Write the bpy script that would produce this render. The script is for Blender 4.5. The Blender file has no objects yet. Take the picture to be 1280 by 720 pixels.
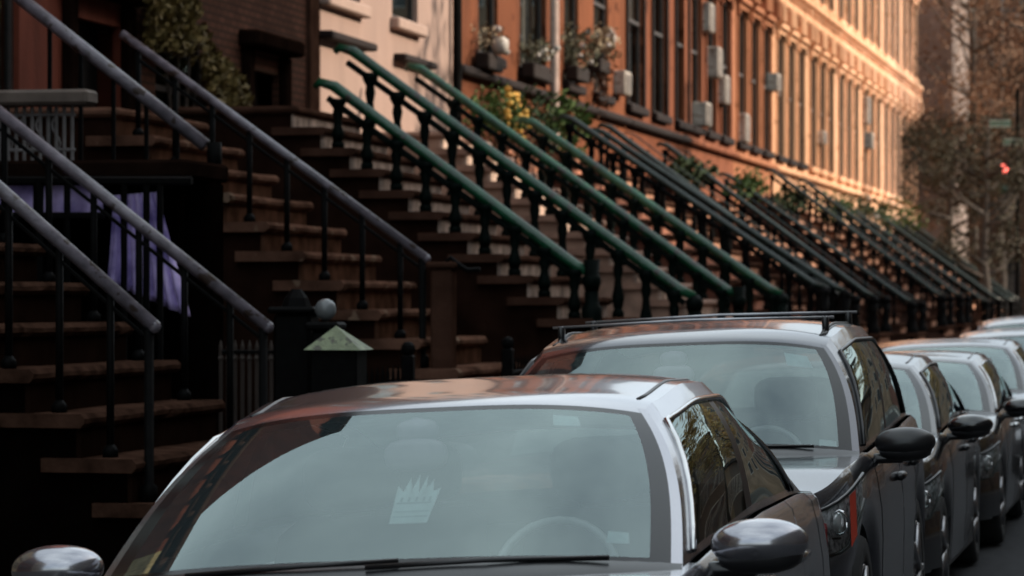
import bpy, math, random
from mathutils import Vector, noise
random.seed(7)
PI = math.pi
C = bpy.context.scene.collection
rad = math.radians
# ------------------------------------------------------------------ camera model
F = 4200.0; XV = 1495.0; YH = 375.0; H = 1.72
PHI = math.atan((XV - 640) / F)
def P(px, py, Y=None, X=None):
    """point on the plane Y=.. or X=.. that lies on the view ray through a photo pixel"""
    u = (px - 640) / F; v = (YH - py) / F
    d = (-math.sin(PHI) + u * math.cos(PHI), math.cos(PHI) + u * math.sin(PHI), v)
    t = Y / d[1] if Y is not None else X / d[0]
    return Vector((d[0] * t, d[1] * t, H + d[2] * t))
XF = -9.6          # facade plane
LOT = 6.84
SW = .15           # sidewalk height

# ------------------------------------------------------------------ materials
MATS = {}
def mat(name, col, rough=.8, metal=0, var=.25, scale=6, bump=.0, coat=0, streak=False, col2=None, detail=6, spec=.5, bscale=None, chip=None):
    if name in MATS: return MATS[name]
    m = bpy.data.materials.new(name); m.use_nodes = True
    nt = m.node_tree; b = nt.nodes['Principled BSDF']
    b.inputs['Roughness'].default_value = rough; b.inputs['Metallic'].default_value = metal
    b.inputs['Specular IOR Level'].default_value = spec
    if coat: b.inputs['Coat Weight'].default_value = coat; b.inputs['Coat Roughness'].default_value = .06
    tc = nt.nodes.new('ShaderNodeTexCoord')
    mp = nt.nodes.new('ShaderNodeMapping'); nt.links.new(tc.outputs['Object'], mp.inputs[0])
    if streak: mp.inputs['Scale'].default_value = (1, 1, .22)
    nz = nt.nodes.new('ShaderNodeTexNoise'); nz.inputs['Scale'].default_value = scale; nz.inputs['Detail'].default_value = detail
    nt.links.new(mp.outputs[0], nz.inputs['Vector'])
    cr = nt.nodes.new('ShaderNodeValToRGB')
    c = list(col)
    if col2 is None: col2 = [min(1, x * (1 + var)) for x in c]; c = [x * (1 - var) for x in c]
    cr.color_ramp.elements[0].position = .32; cr.color_ramp.elements[1].position = .68
    cr.color_ramp.elements[0].color = (*c, 1); cr.color_ramp.elements[1].color = (*col2, 1)
    nt.links.new(nz.outputs[0], cr.inputs[0]); nt.links.new(cr.outputs[0], b.inputs['Base Color'])
    if chip:
        n3 = nt.nodes.new('ShaderNodeTexNoise'); n3.inputs['Scale'].default_value = chip[0]; n3.inputs['Detail'].default_value = 8; nt.links.new(tc.outputs['Object'], n3.inputs['Vector'])
        r3 = nt.nodes.new('ShaderNodeValToRGB'); r3.color_ramp.elements[0].position = chip[1]; r3.color_ramp.elements[1].position = chip[1]+.04; nt.links.new(n3.outputs[0], r3.inputs[0])
        m3 = nt.nodes.new('ShaderNodeMixRGB'); nt.links.new(r3.outputs[0], m3.inputs[0]); nt.links.new(cr.outputs[0], m3.inputs[1]); m3.inputs[2].default_value = (*chip[2], 1); nt.links.new(m3.outputs[0], b.inputs['Base Color'])
    if bump:
        n2 = nt.nodes.new('ShaderNodeTexNoise'); n2.inputs['Scale'].default_value = bscale or scale * 6; n2.inputs['Detail'].default_value = 5
        nt.links.new(tc.outputs['Object'], n2.inputs['Vector'])
        bp = nt.nodes.new('ShaderNodeBump'); bp.inputs['Strength'].default_value = bump; bp.inputs['Distance'].default_value = .02
        nt.links.new(n2.outputs[0], bp.inputs['Height']); nt.links.new(bp.outputs[0], b.inputs['Normal'])
    MATS[name] = m; return m
def brick_mat(name, c1, c2, mortar, sc=1.0):
    m = bpy.data.materials.new(name); m.use_nodes = True; nt = m.node_tree; b = nt.nodes['Principled BSDF']
    b.inputs['Roughness'].default_value = .95; b.inputs['Specular IOR Level'].default_value = .03
    tc = nt.nodes.new('ShaderNodeTexCoord'); sp = nt.nodes.new('ShaderNodeSeparateXYZ'); cb = nt.nodes.new('ShaderNodeCombineXYZ')
    nt.links.new(tc.outputs['Object'], sp.inputs[0]); nt.links.new(sp.outputs[1], cb.inputs[0]); nt.links.new(sp.outputs[2], cb.inputs[1])
    br = nt.nodes.new('ShaderNodeTexBrick'); nt.links.new(cb.outputs[0], br.inputs[0])
    br.inputs['Color1'].default_value = (*c1, 1); br.inputs['Color2'].default_value = (*c2, 1); br.inputs['Mortar'].default_value = (*mortar, 1)
    br.inputs['Scale'].default_value = sc; br.inputs['Mortar Size'].default_value = .012
    br.inputs['Brick Width'].default_value = .22; br.inputs['Row Height'].default_value = .075
    nz = nt.nodes.new('ShaderNodeTexNoise'); nz.inputs['Scale'].default_value = 1.3; nt.links.new(tc.outputs['Object'], nz.inputs['Vector'])
    mx = nt.nodes.new('ShaderNodeMixRGB'); mx.blend_type = 'MULTIPLY'; mx.inputs[0].default_value = .7
    nt.links.new(br.outputs[0], mx.inputs[1]); nt.links.new(nz.outputs[0], mx.inputs[2]); nt.links.new(mx.outputs[0], b.inputs['Base Color'])
    MATS[name] = m; return m
def glass_mat(name, ior, tint, haze=.0, hazecol=(.5, .55, .56)):
    """thin sheet of glass: mirror-like coat by Fresnel, clear tinted body and a film of dust tinted like sky glare"""
    m = bpy.data.materials.new(name); m.use_nodes = True; nt = m.node_tree; nt.nodes.clear()
    out = nt.nodes.new('ShaderNodeOutputMaterial'); fr = nt.nodes.new('ShaderNodeFresnel'); fr.inputs[0].default_value = ior
    gl = nt.nodes.new('ShaderNodeBsdfGlossy'); gl.inputs['Roughness'].default_value = .015; gl.inputs[0].default_value = (.84, 1, .98, 1)
    tr = nt.nodes.new('ShaderNodeBsdfTransparent'); tr.inputs[0].default_value = (*tint, 1)
    m1 = nt.nodes.new('ShaderNodeMixShader'); base = tr.outputs[0]
    if haze:
        df = nt.nodes.new('ShaderNodeBsdfDiffuse'); df.inputs[0].default_value = (*hazecol, 1)
        nz = nt.nodes.new('ShaderNodeTexNoise'); nz.inputs['Scale'].default_value = 3; nz.inputs['Detail'].default_value = 8
        mm = nt.nodes.new('ShaderNodeMapRange'); mm.inputs[3].default_value = haze * .6; mm.inputs[4].default_value = haze * 1.4
        nt.links.new(nz.outputs[0], mm.inputs[0])
        m2 = nt.nodes.new('ShaderNodeMixShader'); nt.links.new(mm.outputs[0], m2.inputs[0]); nt.links.new(tr.outputs[0], m2.inputs[1]); nt.links.new(df.outputs[0], m2.inputs[2]); base = m2.outputs[0]
    nt.links.new(fr.outputs[0], m1.inputs[0]); nt.links.new(base, m1.inputs[1]); nt.links.new(gl.outputs[0], m1.inputs[2])
    nt.links.new(m1.outputs[0], out.inputs[0]); MATS[name] = m; return m
def emit_mat(name, col, s):
    m = bpy.data.materials.new(name); m.use_nodes = True; b = m.node_tree.nodes['Principled BSDF']
    b.inputs['Base Color'].default_value = (*col, 1); b.inputs['Emission Color'].default_value = (*col, 1); b.inputs['Emission Strength'].default_value = s
    MATS[name] = m; return m

ASPH = mat('asphalt', (.04, .04, .042), .9, spec=.08, var=.25, scale=14, bump=.4, bscale=160)
PAVE = mat('pavement concrete', (.055, .05, .047), .9, spec=.08, var=.25, scale=2, bump=.2)
KERB = mat('kerb granite', (.22, .21, .2), .8, var=.3, scale=8)
IRON = mat('black ironwork', (.003, .003, .003), .6, var=.3, scale=20, spec=.04)
GREENP = mat('green enamel', (.004, .06, .026), .28, var=.4, scale=7, bump=.3, spec=.6, chip=(9, .6, (.03,.028,.02)))
GREENB = mat('dark green iron', (.0012, .004, .003), .6, spec=.06, var=.3, scale=12)
GREENG = mat('weathered green rail', (.045, .1, .075), .4, var=.3, scale=9, bump=.1)
GREYR = mat('grey painted pipe', (.13, .115, .135), .3, var=.35, scale=12, bump=.3, chip=(11, .6, (.045,.03,.025)))
PALEGR = mat('pale green painted metal', (.15, .18, .1), .6, var=.3, scale=14, bump=.3, chip=(16, .58, (.06,.06,.04)))
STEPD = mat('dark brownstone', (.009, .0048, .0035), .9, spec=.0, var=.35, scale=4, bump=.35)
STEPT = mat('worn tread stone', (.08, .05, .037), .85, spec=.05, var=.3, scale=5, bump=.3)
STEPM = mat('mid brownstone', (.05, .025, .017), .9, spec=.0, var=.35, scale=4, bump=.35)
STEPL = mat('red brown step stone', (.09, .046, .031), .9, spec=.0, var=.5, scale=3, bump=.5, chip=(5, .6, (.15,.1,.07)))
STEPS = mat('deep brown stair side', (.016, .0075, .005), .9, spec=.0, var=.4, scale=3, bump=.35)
WINF = mat('dark window frame', (.03, .022, .02), .5, var=.3, scale=10)
WINW = mat('pale window frame', (.42, .38, .35), .6, var=.15, scale=10)
CURT = mat('window blind', (.2, .18, .16), .9, var=.3, scale=3)
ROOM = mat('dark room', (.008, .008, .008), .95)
ACM = mat('air conditioner casing', (.33, .28, .235), .6, var=.3, scale=5, chip=(7, .58, (.16,.11,.08)))
ACG = mat('air conditioner grille', (.18, .16, .15), .7)
WGL = glass_mat('window glass', 1.5, (.55, .55, .55))
LILAC = mat('lilac cloth', (.1, .07, .3), .9, var=.3, scale=4, col2=(.68, .55, .95))
WROUGHT = mat('whitish ironwork', (.13, .12, .12), .7, var=.35, scale=9)
SLABM = mat('terrace stone', (.11, .09, .075), .85, var=.3, scale=5, bump=.3)
TERRA = mat('terracotta', (.3, .11, .05), .8, var=.2)
BARK = mat('bark', (.06, .045, .035), .95, var=.4, scale=10, bump=.6)

# ------------------------------------------------------------------ mesh builder
class MB:
    def __init__(s): s.v = []; s.f = []; s.sm = False
    def quad(s, a, b, c, d):
        n = len(s.v); s.v += [tuple(a), tuple(b), tuple(c), tuple(d)]; s.f.append((n, n+1, n+2, n+3))
    def poly(s, pts):
        n = len(s.v); s.v += [tuple(p) for p in pts]; s.f.append(tuple(range(n, n+len(pts))))
    def box(s, x0, x1, y0, y1, z0, z1):
        n = len(s.v)
        for x in (x0, x1):
            for y in (y0, y1):
                for z in (z0, z1): s.v.append((x, y, z))
        for f in ((0,1,3,2),(4,6,7,5),(0,4,5,1),(2,3,7,6),(0,2,6,4),(1,5,7,3)): s.f.append(tuple(n+i for i in f))
        return s
    def bbox(s, x0, x1, y0, y1, z0, z1, r=.01):
        """box with chamfered edges all round (prism along z + chamfer top/bottom)"""
        r = min(r, abs(x1-x0)*.45, abs(y1-y0)*.45, abs(z1-z0)*.45)
        def ring(i, z): return [(x0+i,y0+r,z),(x0+r,y0+i,z),(x1-r,y0+i,z),(x1-i,y0+r,z),(x1-i,y1-r,z),(x1-r,y1-i,z),(x0+r,y1-i,z),(x0+i,y1-r,z)]
        rs = [[(x0+r,y0+r,z0)]*0 or ring(r*.99, z0), ring(0, z0+r), ring(0, z1-r), ring(r*.99, z1)]
        n = len(s.v)
        for q in rs: s.v += q
        for k in range(3):
            for i in range(8):
                j = (i+1) % 8; s.f.append((n+k*8+i, n+k*8+j, n+k*8+8+j, n+k*8+8+i))
        s.f.append(tuple(n+i for i in range(7, -1, -1))); s.f.append(tuple(n+24+i for i in range(8)))
        return s
    def slab(s, x0, x1, y0, y1, z0, z1, r=.02, jit=.006):
        n = max(6, int((y1-y0)/.1)); rows = []; _s = random.random()*20
        for i in range(n+1):
            y = y0+(y1-y0)*i/n
            def j(): return random.gauss(0, jit*.35)+noise.noise(Vector((x1*3+_s, y*1.7, z1)))*jit*2.6
            ch = random.random() < .04
            rows.append([Vector(q) for q in ((x0,y,z0),(x1-r+j()*.5,y,z0+j()*.3),(x1+j()-(.02 if ch else 0),y,z0+r+j()*.4),(x1+j()-(.02 if ch else 0),y,z1-r+j()*.5),(x1-r+j()-(.03 if ch else 0),y,z1+j()*.35),((x0+x1)/2,y,z1+j()*.3),(x0,y,z1))])
        s.grid(rows); s.poly(rows[0]); s.poly(rows[-1][::-1]); return s
    def tube(s, pts, r, seg=8, sx=1, cap=True):
        pts = [Vector(p) for p in pts]; n = len(s.v); m = len(pts)
        for i, p in enumerate(pts):
            d = (pts[min(i+1, m-1)] - pts[max(i-1, 0)]).normalized()
            up = Vector((0, 0, 1)) if abs(d.z) < .95 else Vector((0, 1, 0))
            a = d.cross(up).normalized(); b = a.cross(d)
            rr = r[i] if isinstance(r, (list, tuple)) else r
            for k in range(seg):
                t = 2*PI*k/seg + PI/seg
                s.v.append(tuple(p + a*math.cos(t)*rr*sx + b*math.sin(t)*rr))
        for i in range(m-1):
            for k in range(seg):
                l = (k+1) % seg; s.f.append((n+i*seg+k, n+i*seg+l, n+(i+1)*seg+l, n+(i+1)*seg+k))
        if cap: s.f.append(tuple(n+k for k in range(seg-1, -1, -1))); s.f.append(tuple(n+(m-1)*seg+k for k in range(seg)))
        return s
    def lathe(s, c, prof, seg=12, axis='z'):
        n = len(s.v); c = Vector(c)
        for (r, h) in prof:
            for k in range(seg):
                t = 2*PI*k/seg
                if axis == 'z': q = Vector((r*math.cos(t), r*math.sin(t), h))
                elif axis == 'x': q = Vector((h, r*math.cos(t), r*math.sin(t)))
                else: q = Vector((r*math.cos(t), h, r*math.sin(t)))
                s.v.append(tuple(c+q))
        for i in range(len(prof)-1):
            for k in range(seg):
                l = (k+1) % seg; s.f.append((n+i*seg+k, n+i*seg+l, n+(i+1)*seg+l, n+(i+1)*seg+k))
        s.f.append(tuple(n+k for k in range(seg-1, -1, -1))); s.f.append(tuple(n+(len(prof)-1)*seg+k for k in range(seg)))
        return s
    def ell(s, c, rx, ry, rz, seg=14, rings=9, e=1.0, jit=0):
        n = len(s.v)
        def sg(t, p): return math.copysign(abs(t)**p, t)
        for i in range(rings+1):
            ph = -PI/2 + PI*i/rings
            for k in range(seg):
                t = 2*PI*k/seg; j = 1 + random.uniform(-jit, jit)
                s.v.append((c[0]+rx*j*sg(math.cos(ph),e)*sg(math.cos(t),e), c[1]+ry*j*sg(math.cos(ph),e)*sg(math.sin(t),e), c[2]+rz*j*sg(math.sin(ph),e)))
        for i in range(rings):
            for k in range(seg):
                l = (k+1) % seg; s.f.append((n+i*seg+k, n+i*seg+l, n+(i+1)*seg+l, n+(i+1)*seg+k))
        return s
    def grid(s, rows, skip=None):
        n = len(s.v); w = len(rows[0])
        for r in rows: s.v += [tuple(p) for p in r]
        for i in range(len(rows)-1):
            for j in range(w-1):
                if skip and skip(i, j): continue
                s.f.append((n+i*w+j, n+i*w+j+1, n+(i+1)*w+j+1, n+(i+1)*w+j))
        return s
    def leaves(s, c, rx, ry, rz, n, size, shell=.35):
        for _ in range(n):
            while True:
                q = Vector((random.uniform(-1,1), random.uniform(-1,1), random.uniform(-1,1)))
                if shell < q.length < 1: break
            p = Vector((c[0]+q.x*rx, c[1]+q.y*ry, c[2]+q.z*rz)); s.leaf(p, size*random.uniform(.6, 1.3))
        return s
    def leaf(s, p, z):
        a = Vector((random.gauss(0,1), random.gauss(0,1), random.gauss(0,1))).normalized()
        b = a.orthogonal().normalized(); c = a.cross(b)
        s.quad(p-b*z*.5, p+c*z*.28, p+b*z*.5, p-c*z*.28)
    def build(s, name, m, parent=None, smooth=False, origin=None):
        me = bpy.data.meshes.new(name); o = parent
        off = Vector((0, 0, 0))
        if origin is not None: off = Vector(origin)
        else:
            q = parent
            while q is not None: off += Vector(q.location); q = q.parent
        me.from_pydata([(x-off.x, y-off.y, z-off.z) for x, y, z in s.v], [], s.f)
        me.materials.append(m)
        if smooth: me.shade_smooth()
        ob = bpy.data.objects.new(name, me); C.objects.link(ob)
        if parent is not None: ob.parent = parent
        elif origin is not None: ob.location = origin
        return ob
def thing(name, label, cat, loc=(0,0,0), group=None):
    o = bpy.data.objects.new(name, None); C.objects.link(o); o.location = loc; o.empty_display_size = .2
    tag(o, label, cat, group); return o
def tag(o, label, cat, group=None, kind=None):
    o['label'] = label; o['category'] = cat
    if group: o['group'] = group
    if kind: o['kind'] = kind
    return o
def kids(o): return [c for c in C.objects if c.parent == o]
def copy_tree(o, loc, label, parent=None):
    def rec(a, par):
        b = a.copy(); C.objects.link(b)
        if par is not None: b.parent = par
        for ch in list(a.children): rec(ch, b)
        return b
    r = rec(o, None); r.location = loc; r['label'] = label; return r
def part(name, m, parent, fn, smooth=False):
    b = MB(); fn(b); return b.build(name, m, parent, smooth)

# ------------------------------------------------------------------ setting
def struct(name, b, m):
    o = b.build(name, m, None); o['kind'] = 'structure'; return o
b = MB(); b.quad((-600,-300,-.004),(600,-300,-.004),(600,900,-.004),(-600,900,-.004)); struct('ground', b, mat('earth', (.04,.036,.03), .95, spec=.02, var=.3, scale=.5))
b = MB(); b.grid([[(x, y, .1*(1-((x-1.75)/4.85)**2)) for x in [-3.1+9.7*i/24 for i in range(25)]] for y in (-80,124)]); struct('road', b, ASPH)
b = MB(); b.quad((-80,124,0.002),(80,124,0.002),(80,142,0.002),(-80,142,0.002)); struct('avenue', b, ASPH)
b = MB(); b.box(-9.6,-3.28,-60,118,0,SW); struct('pavement', b, PAVE)
b = MB(); b.box(-3.276,-3.1,-60,118,0,SW-.003); struct('kerb', b, KERB)
b = MB(); b.box(6.6,6.77,-60,118,0,SW-.003); struct('kerb', b, KERB)
b = MB(); b.box(6.774,13,-60,118,0,SW); struct('pavement', b, PAVE)
b = MB()
for y in range(-4, 118, 8):
    pass
for y0, y1 in ((108,111.0),): 
    for k in range(9):
        xa, xb_ = -2.7+k*1.0, -2.1+k*1.0; za, zb_ = [.1*(1-((x-1.75)/4.85)**2)+.005 for x in (xa, xb_)]
        b.quad((xa,y0,za),(xb_,y0,zb_),(xb_,y1,zb_),(xa,y1,za))
struct('crosswalk', b, mat('road paint', (.6,.6,.58), .7, var=.2, scale=20))

# ------------------------------------------------------------------ houses
def wall_front(b, X, y0, y1, z0, z1, ops, rev=.07):
    """front skin at x=X facing +x with real openings and reveals"""
    ys = sorted({y0, y1} | {v for o in ops for v in o[:2]}); zs = sorted({z0, z1} | {v for o in ops for v in o[2:4]})
    for i in range(len(ys)-1):
        for j in range(len(zs)-1):
            cy = (ys[i]+ys[i+1])/2; cz = (zs[j]+zs[j+1])/2
            if any(o[0] < cy < o[1] and o[2] < cz < o[3] for o in ops): continue
            b.quad((X,ys[i],zs[j]),(X,ys[i+1],zs[j]),(X,ys[i+1],zs[j+1]),(X,ys[i],zs[j+1]))
    for a, c, d, e in [o[:4] for o in ops]:
        x = X-rev
        b.quad((X,a,d),(x,a,d),(x,a,e),(X,a,e)); b.quad((X,c,d),(X,c,e),(x,c,e),(x,c,d))
        b.quad((X,a,e),(x,a,e),(x,c,e),(X,c,e)); b.quad((X,a,d),(X,c,d),(x,c,d),(x,a,d))
def window(h, X, y0, y1, z0, z1, fm, blind=0, sill=None, rev=.05):
    x = X-rev; t = .06
    w = MB(); w.box(x-.05,x,y0,y0+t,z0,z1).box(x-.05,x,y1-t,y1,z0,z1).box(x-.05,x,y0+t,y1-t,z1-t,z1).box(x-.05,x,y0+t,y1-t,z0,z0+t)
    zm = z0+(z1-z0)*.52; w.box(x-.04,x+.012,y0+t,y1-t,zm-.03,zm+.03)
    w = w.build('window', fm, h)
    part('pane', WGL, w, lambda b: b.quad((x-.03,y0+t,z0+t),(x-.03,y1-t,z0+t),(x-.03,y1-t,z1-t),(x-.03,y0+t,z1-t)))
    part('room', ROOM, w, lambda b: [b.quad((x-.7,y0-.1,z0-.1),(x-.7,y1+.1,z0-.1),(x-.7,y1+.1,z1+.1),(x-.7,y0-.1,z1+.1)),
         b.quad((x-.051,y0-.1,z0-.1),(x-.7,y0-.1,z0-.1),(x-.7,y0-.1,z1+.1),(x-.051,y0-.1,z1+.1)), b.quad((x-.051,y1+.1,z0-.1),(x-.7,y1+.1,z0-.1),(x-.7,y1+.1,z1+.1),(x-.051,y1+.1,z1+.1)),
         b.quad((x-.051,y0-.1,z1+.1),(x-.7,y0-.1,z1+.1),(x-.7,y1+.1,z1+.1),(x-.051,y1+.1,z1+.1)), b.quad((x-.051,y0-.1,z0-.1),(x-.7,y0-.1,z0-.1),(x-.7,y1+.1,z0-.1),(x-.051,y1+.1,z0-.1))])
    if blind: part('blind', CURT, w, lambda b: b.box(x-.12,x-.1,y0+t,y1-t,z1-(z1-z0)*blind,z1))
    return w
def shell(b, X, y0, y1, z0, z1, depth):
    xb = X-depth
    b.quad((X,y0,z0),(xb,y0,z0),(xb,y0,z1),(X,y0,z1)); b.quad((X,y1,z0),(X,y1,z1),(xb,y1,z1),(xb,y1,z0))
    b.quad((xb,y0,z0),(xb,y1,z0),(xb,y1,z1),(xb,y0,z1)); b.quad((X,y0,z1),(X,y1,z1),(xb,y1,z1),(xb,y0,z1))
def house(y0, y1, wm, label, trimm, ops, door=None, fm=WINF, top=16.0, X=XF, belt=True, hood=False, extra=None, basement=True, orn=False, sillm=None):
    h = thing('row_house', label, 'house', (X, (y0+y1)/2, 0), 'row houses along the street')
    allops = list(ops)
    if door: allops.append(door)
    if basement:
        bw = (y1-y0)
        allops += [(y0+bw*.12, y0+bw*.32, .9, 2.3), (y0+bw*.62, y0+bw*.84, .9, 2.3)]
    up = []
    a = MB(); wall_front(a, X, y0+.002, y1-.002, 0, top, allops); shell(a, X, y0+.002, y1-.002, 0, top, 9); a.build('wall', wm, h)
    for o in ops:
        window(h, X, *o[:4], fm, blind=o[4] if len(o) > 4 else random.choice((0,0,.25,.4,.5)))
    if basement:
        for o in allops[-2:]: window(h, X, *o, IRON)
    s = MB()
    for o in ops:
        s2 = MB().bbox(X-.05, X+.12, o[0]-.1, o[1]+.1, o[2]-.14, o[2], .02).build('sill', sillm or trimm, h)
        if hood:
            k = MB().bbox(X-.02, X+.16, o[0]-.16, o[1]+.16, o[3]+.12, o[3]+.26, .03)
            k.box(X+.001, X+.07, o[0]-.12, o[1]+.12, o[3]+.02, o[3]+.12)
            for yy in (o[0]-.1, o[1]-.0): k.bbox(X+.001, X+.1, yy, yy+.1, o[3]-.15, o[3]+.12, .02)
            k.build('window_hood', trimm, h)
            for yy in (o[0]-.11, o[1]+.01):
                MB().bbox(X+.001, X+.05, yy, yy+.1, o[2]+.002, o[3]-.16, .012).build('window_surround', trimm, h)
    if belt:
        MB().bbox(X-.02, X+.14, y0+.02, y1-.02, 4.72, 4.84, .03).build('belt_course', trimm, h)
        MB().bbox(X-.02, X+.18, y0+.01, y1-.01, 8.62, 8.8, .03).build('belt_course', trimm, h)
    if orn:
        k = MB().bbox(X-.02, X+.22, y0+.01, y1-.01, 9.05, 9.22, .03)
        n = 9
        for i in range(n):
            yy = y0+.2+(y1-y0-.4)*i/(n-1); k.bbox(X+.001, X+.17, yy-.07, yy+.07, 8.80, 9.05, .02)
        k.build('entablature', trimm, h)
        for o in [o for o in ops if 4.5 < o[2] < 6]:
            for yy in (o[0]-.2, o[1]+.02): MB().bbox(X+.001, X+.26, yy, yy+.18, 8.15, 8.61, .05).build('console', trimm, h)
    c = MB().bbox(X-.1, X+.55, y0+.01, y1-.01, top-.3, top+.05, .05)
    for i in range(6): c.bbox(X+.001, X+.4, y0+.5+i*1.1, y0+.7+i*1.1, top-.8, top-.3, .04)
    c.build('cornice', trimm, h)
    if door:
        yy0, yy1, zz0, zz1 = door
        d = MB().box(X-.3, X-.22, yy0, yy1, zz0, zz1)
        d = d.build('door', mat('dark door wood', (.005,.004,.004), .6, spec=.2), h)
        part('door_panel', mat('dark door wood', (.005,.004,.004), .6, spec=.2), d, lambda b: [b.bbox(X-.219, X-.2, yy0+.12+i*.6, yy0+.5+i*.6, zz0+.2+j*1.1, zz0+1.1+j*1.1, .01) for i in range(2) for j in range(2)])
        f = MB().bbox(X+.001, X+.1, yy0-.2, yy0-.005, zz0, zz1+.2, .02).bbox(X+.001, X+.1, yy1+.005, yy1+.2, zz0, zz1+.2, .02).bbox(X-.02, X+.22, yy0-.3, yy1+.3, zz1+.21, zz1+.38, .03)
        f.build('door_frame', trimm, h)
    return h
def fy(px): return P(px, 100, X=XF).y
B0 = 36.4 - 2*LOT     # 22.72
def lot(k): return B0 + k*LOT
WPIECE = lambda l: None
# materials of the individual fronts
redb = mat('red brown stone front', (.13,.034,.02), .9, spec=.1, var=.25, scale=3, bump=.3, streak=True)
brk = brick_mat('dark old brick', (.15,.066,.044), (.1,.045,.03), (.06,.035,.025))
pink = mat('pink stucco front', (.3,.2,.16), .9, var=.1, scale=2.2, bump=.15, streak=True)
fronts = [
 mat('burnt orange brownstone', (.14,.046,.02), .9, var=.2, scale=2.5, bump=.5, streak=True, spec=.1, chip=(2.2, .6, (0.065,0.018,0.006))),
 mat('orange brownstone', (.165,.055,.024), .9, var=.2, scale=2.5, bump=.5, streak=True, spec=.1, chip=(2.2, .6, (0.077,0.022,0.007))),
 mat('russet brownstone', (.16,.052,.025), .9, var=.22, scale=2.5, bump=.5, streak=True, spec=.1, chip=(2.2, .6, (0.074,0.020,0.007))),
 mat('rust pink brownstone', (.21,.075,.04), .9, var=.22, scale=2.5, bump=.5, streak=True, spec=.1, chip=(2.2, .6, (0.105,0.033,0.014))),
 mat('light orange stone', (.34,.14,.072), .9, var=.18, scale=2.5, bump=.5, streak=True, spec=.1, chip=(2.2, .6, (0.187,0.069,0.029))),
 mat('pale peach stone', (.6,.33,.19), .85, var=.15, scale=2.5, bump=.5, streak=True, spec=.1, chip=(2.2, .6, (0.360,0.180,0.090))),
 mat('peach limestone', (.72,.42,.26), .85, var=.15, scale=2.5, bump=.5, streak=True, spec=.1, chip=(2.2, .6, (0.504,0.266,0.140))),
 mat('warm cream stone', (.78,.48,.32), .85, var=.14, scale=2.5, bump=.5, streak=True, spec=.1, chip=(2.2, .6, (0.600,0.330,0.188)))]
trimd = mat('shadow-dark brown trim', (.014,.008,.007), .85, spec=.2, var=.3)  # near-black, so belts and sills carry their cast shadow in the colour
trimp = mat('pale pink trim', (.33,.225,.18), .8, var=.1)
# near houses outside the frame on this side (seen in the car glass)
for i, (cl, lb) in enumerate((('a','plain tan row house nearest behind the camera'),('b','dark brick row house left of the sedan, outside the frame'),('c','ochre row house beside the camera, outside the frame'),('d','brown row house just left of the picture frame, before the lilac cloth'))):
    y1 = B0 - (3-i)*LOT; y0 = y1-LOT
    m = (mat('tan stone', (.4,.3,.2), .9), redb, mat('ochre stone', (.42,.32,.17), .9), redb)[i]
    ops = [(y0+.7+j*2.0, y0+1.9+j*2.0, z, z+2.3) for j in range(3) for z in (1.4, 5.1)]
    house(y0, y1, m, lb, STEPM, ops, basement=False, fm=WINW if i % 2 == 0 else WINF, top=9.2)
# lot 0: red-brown house behind the first stoops
y0, y1 = lot(0), lot(1)
p1 = fy(86); p2 = fy(150)
house(y0, y1, redb, 'dark red brownstone house at far left with the black tall doorway', STEPD,
      [(fy(-35), fy(24), 3.3, 6.3, 0)], door=(p1, p2, 3.0, 1.72+(375-12)*p1*1.03/4200), belt=False, basement=False)
# lot 1: dark brick house with ivy
y0, y1 = lot(1), lot(2)
house(y0, y1, brk, 'dark brick house with ivy climbing between its black openings', STEPD,
      [(fy(194), fy(258), 3.3, P(225,62,X=XF).z, 0), (y0+1,y0+2.2,9.4,11.9), (y0+4,y0+5.2,9.4,11.9), (y0+1,y0+2.2,13,15), (y0+4,y0+5.2,13,15)], door=(fy(308), fy(348), 3.3, P(328,90,X=XF).z), belt=False, basement=False)
# lot 2: pink house
y0, y1 = lot(2), lot(3)
zw = P(505,27,X=XF).z
pk = house(y0, y1, pink, 'pale pink stucco house with small dark windows over dark-edged sills', trimp,
      [(fy(402), fy(450), zw, zw+2.3, 0), (fy(490), fy(522), zw, zw+2.3, 0)] + [(y0+.7+j*2.1, y0+1.9+j*2.1, z, z+2.1) for j in range(3) for z in (9.4, 12.8)], belt=False, basement=False)
for a, c in ((398,456),(492,532)):
    s = MB().bbox(XF-.02, XF+.16, fy(a), fy(c), zw-.52, zw-.43, .02); s.build('sill_moulding', trimd, pk)  # near-black line stands in for the shade under the sill
part('drainpipe', IRON, pk, lambda b: b.tube([(XF+.09, y1-.12, 0), (XF+.09, y1-.12, 16)], .06))
part('corner_pilaster', STEPM, pk, lambda b: b.bbox(XF+.001, XF+.05, y0-.25, fy(383), 0, 15, .01))
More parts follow.
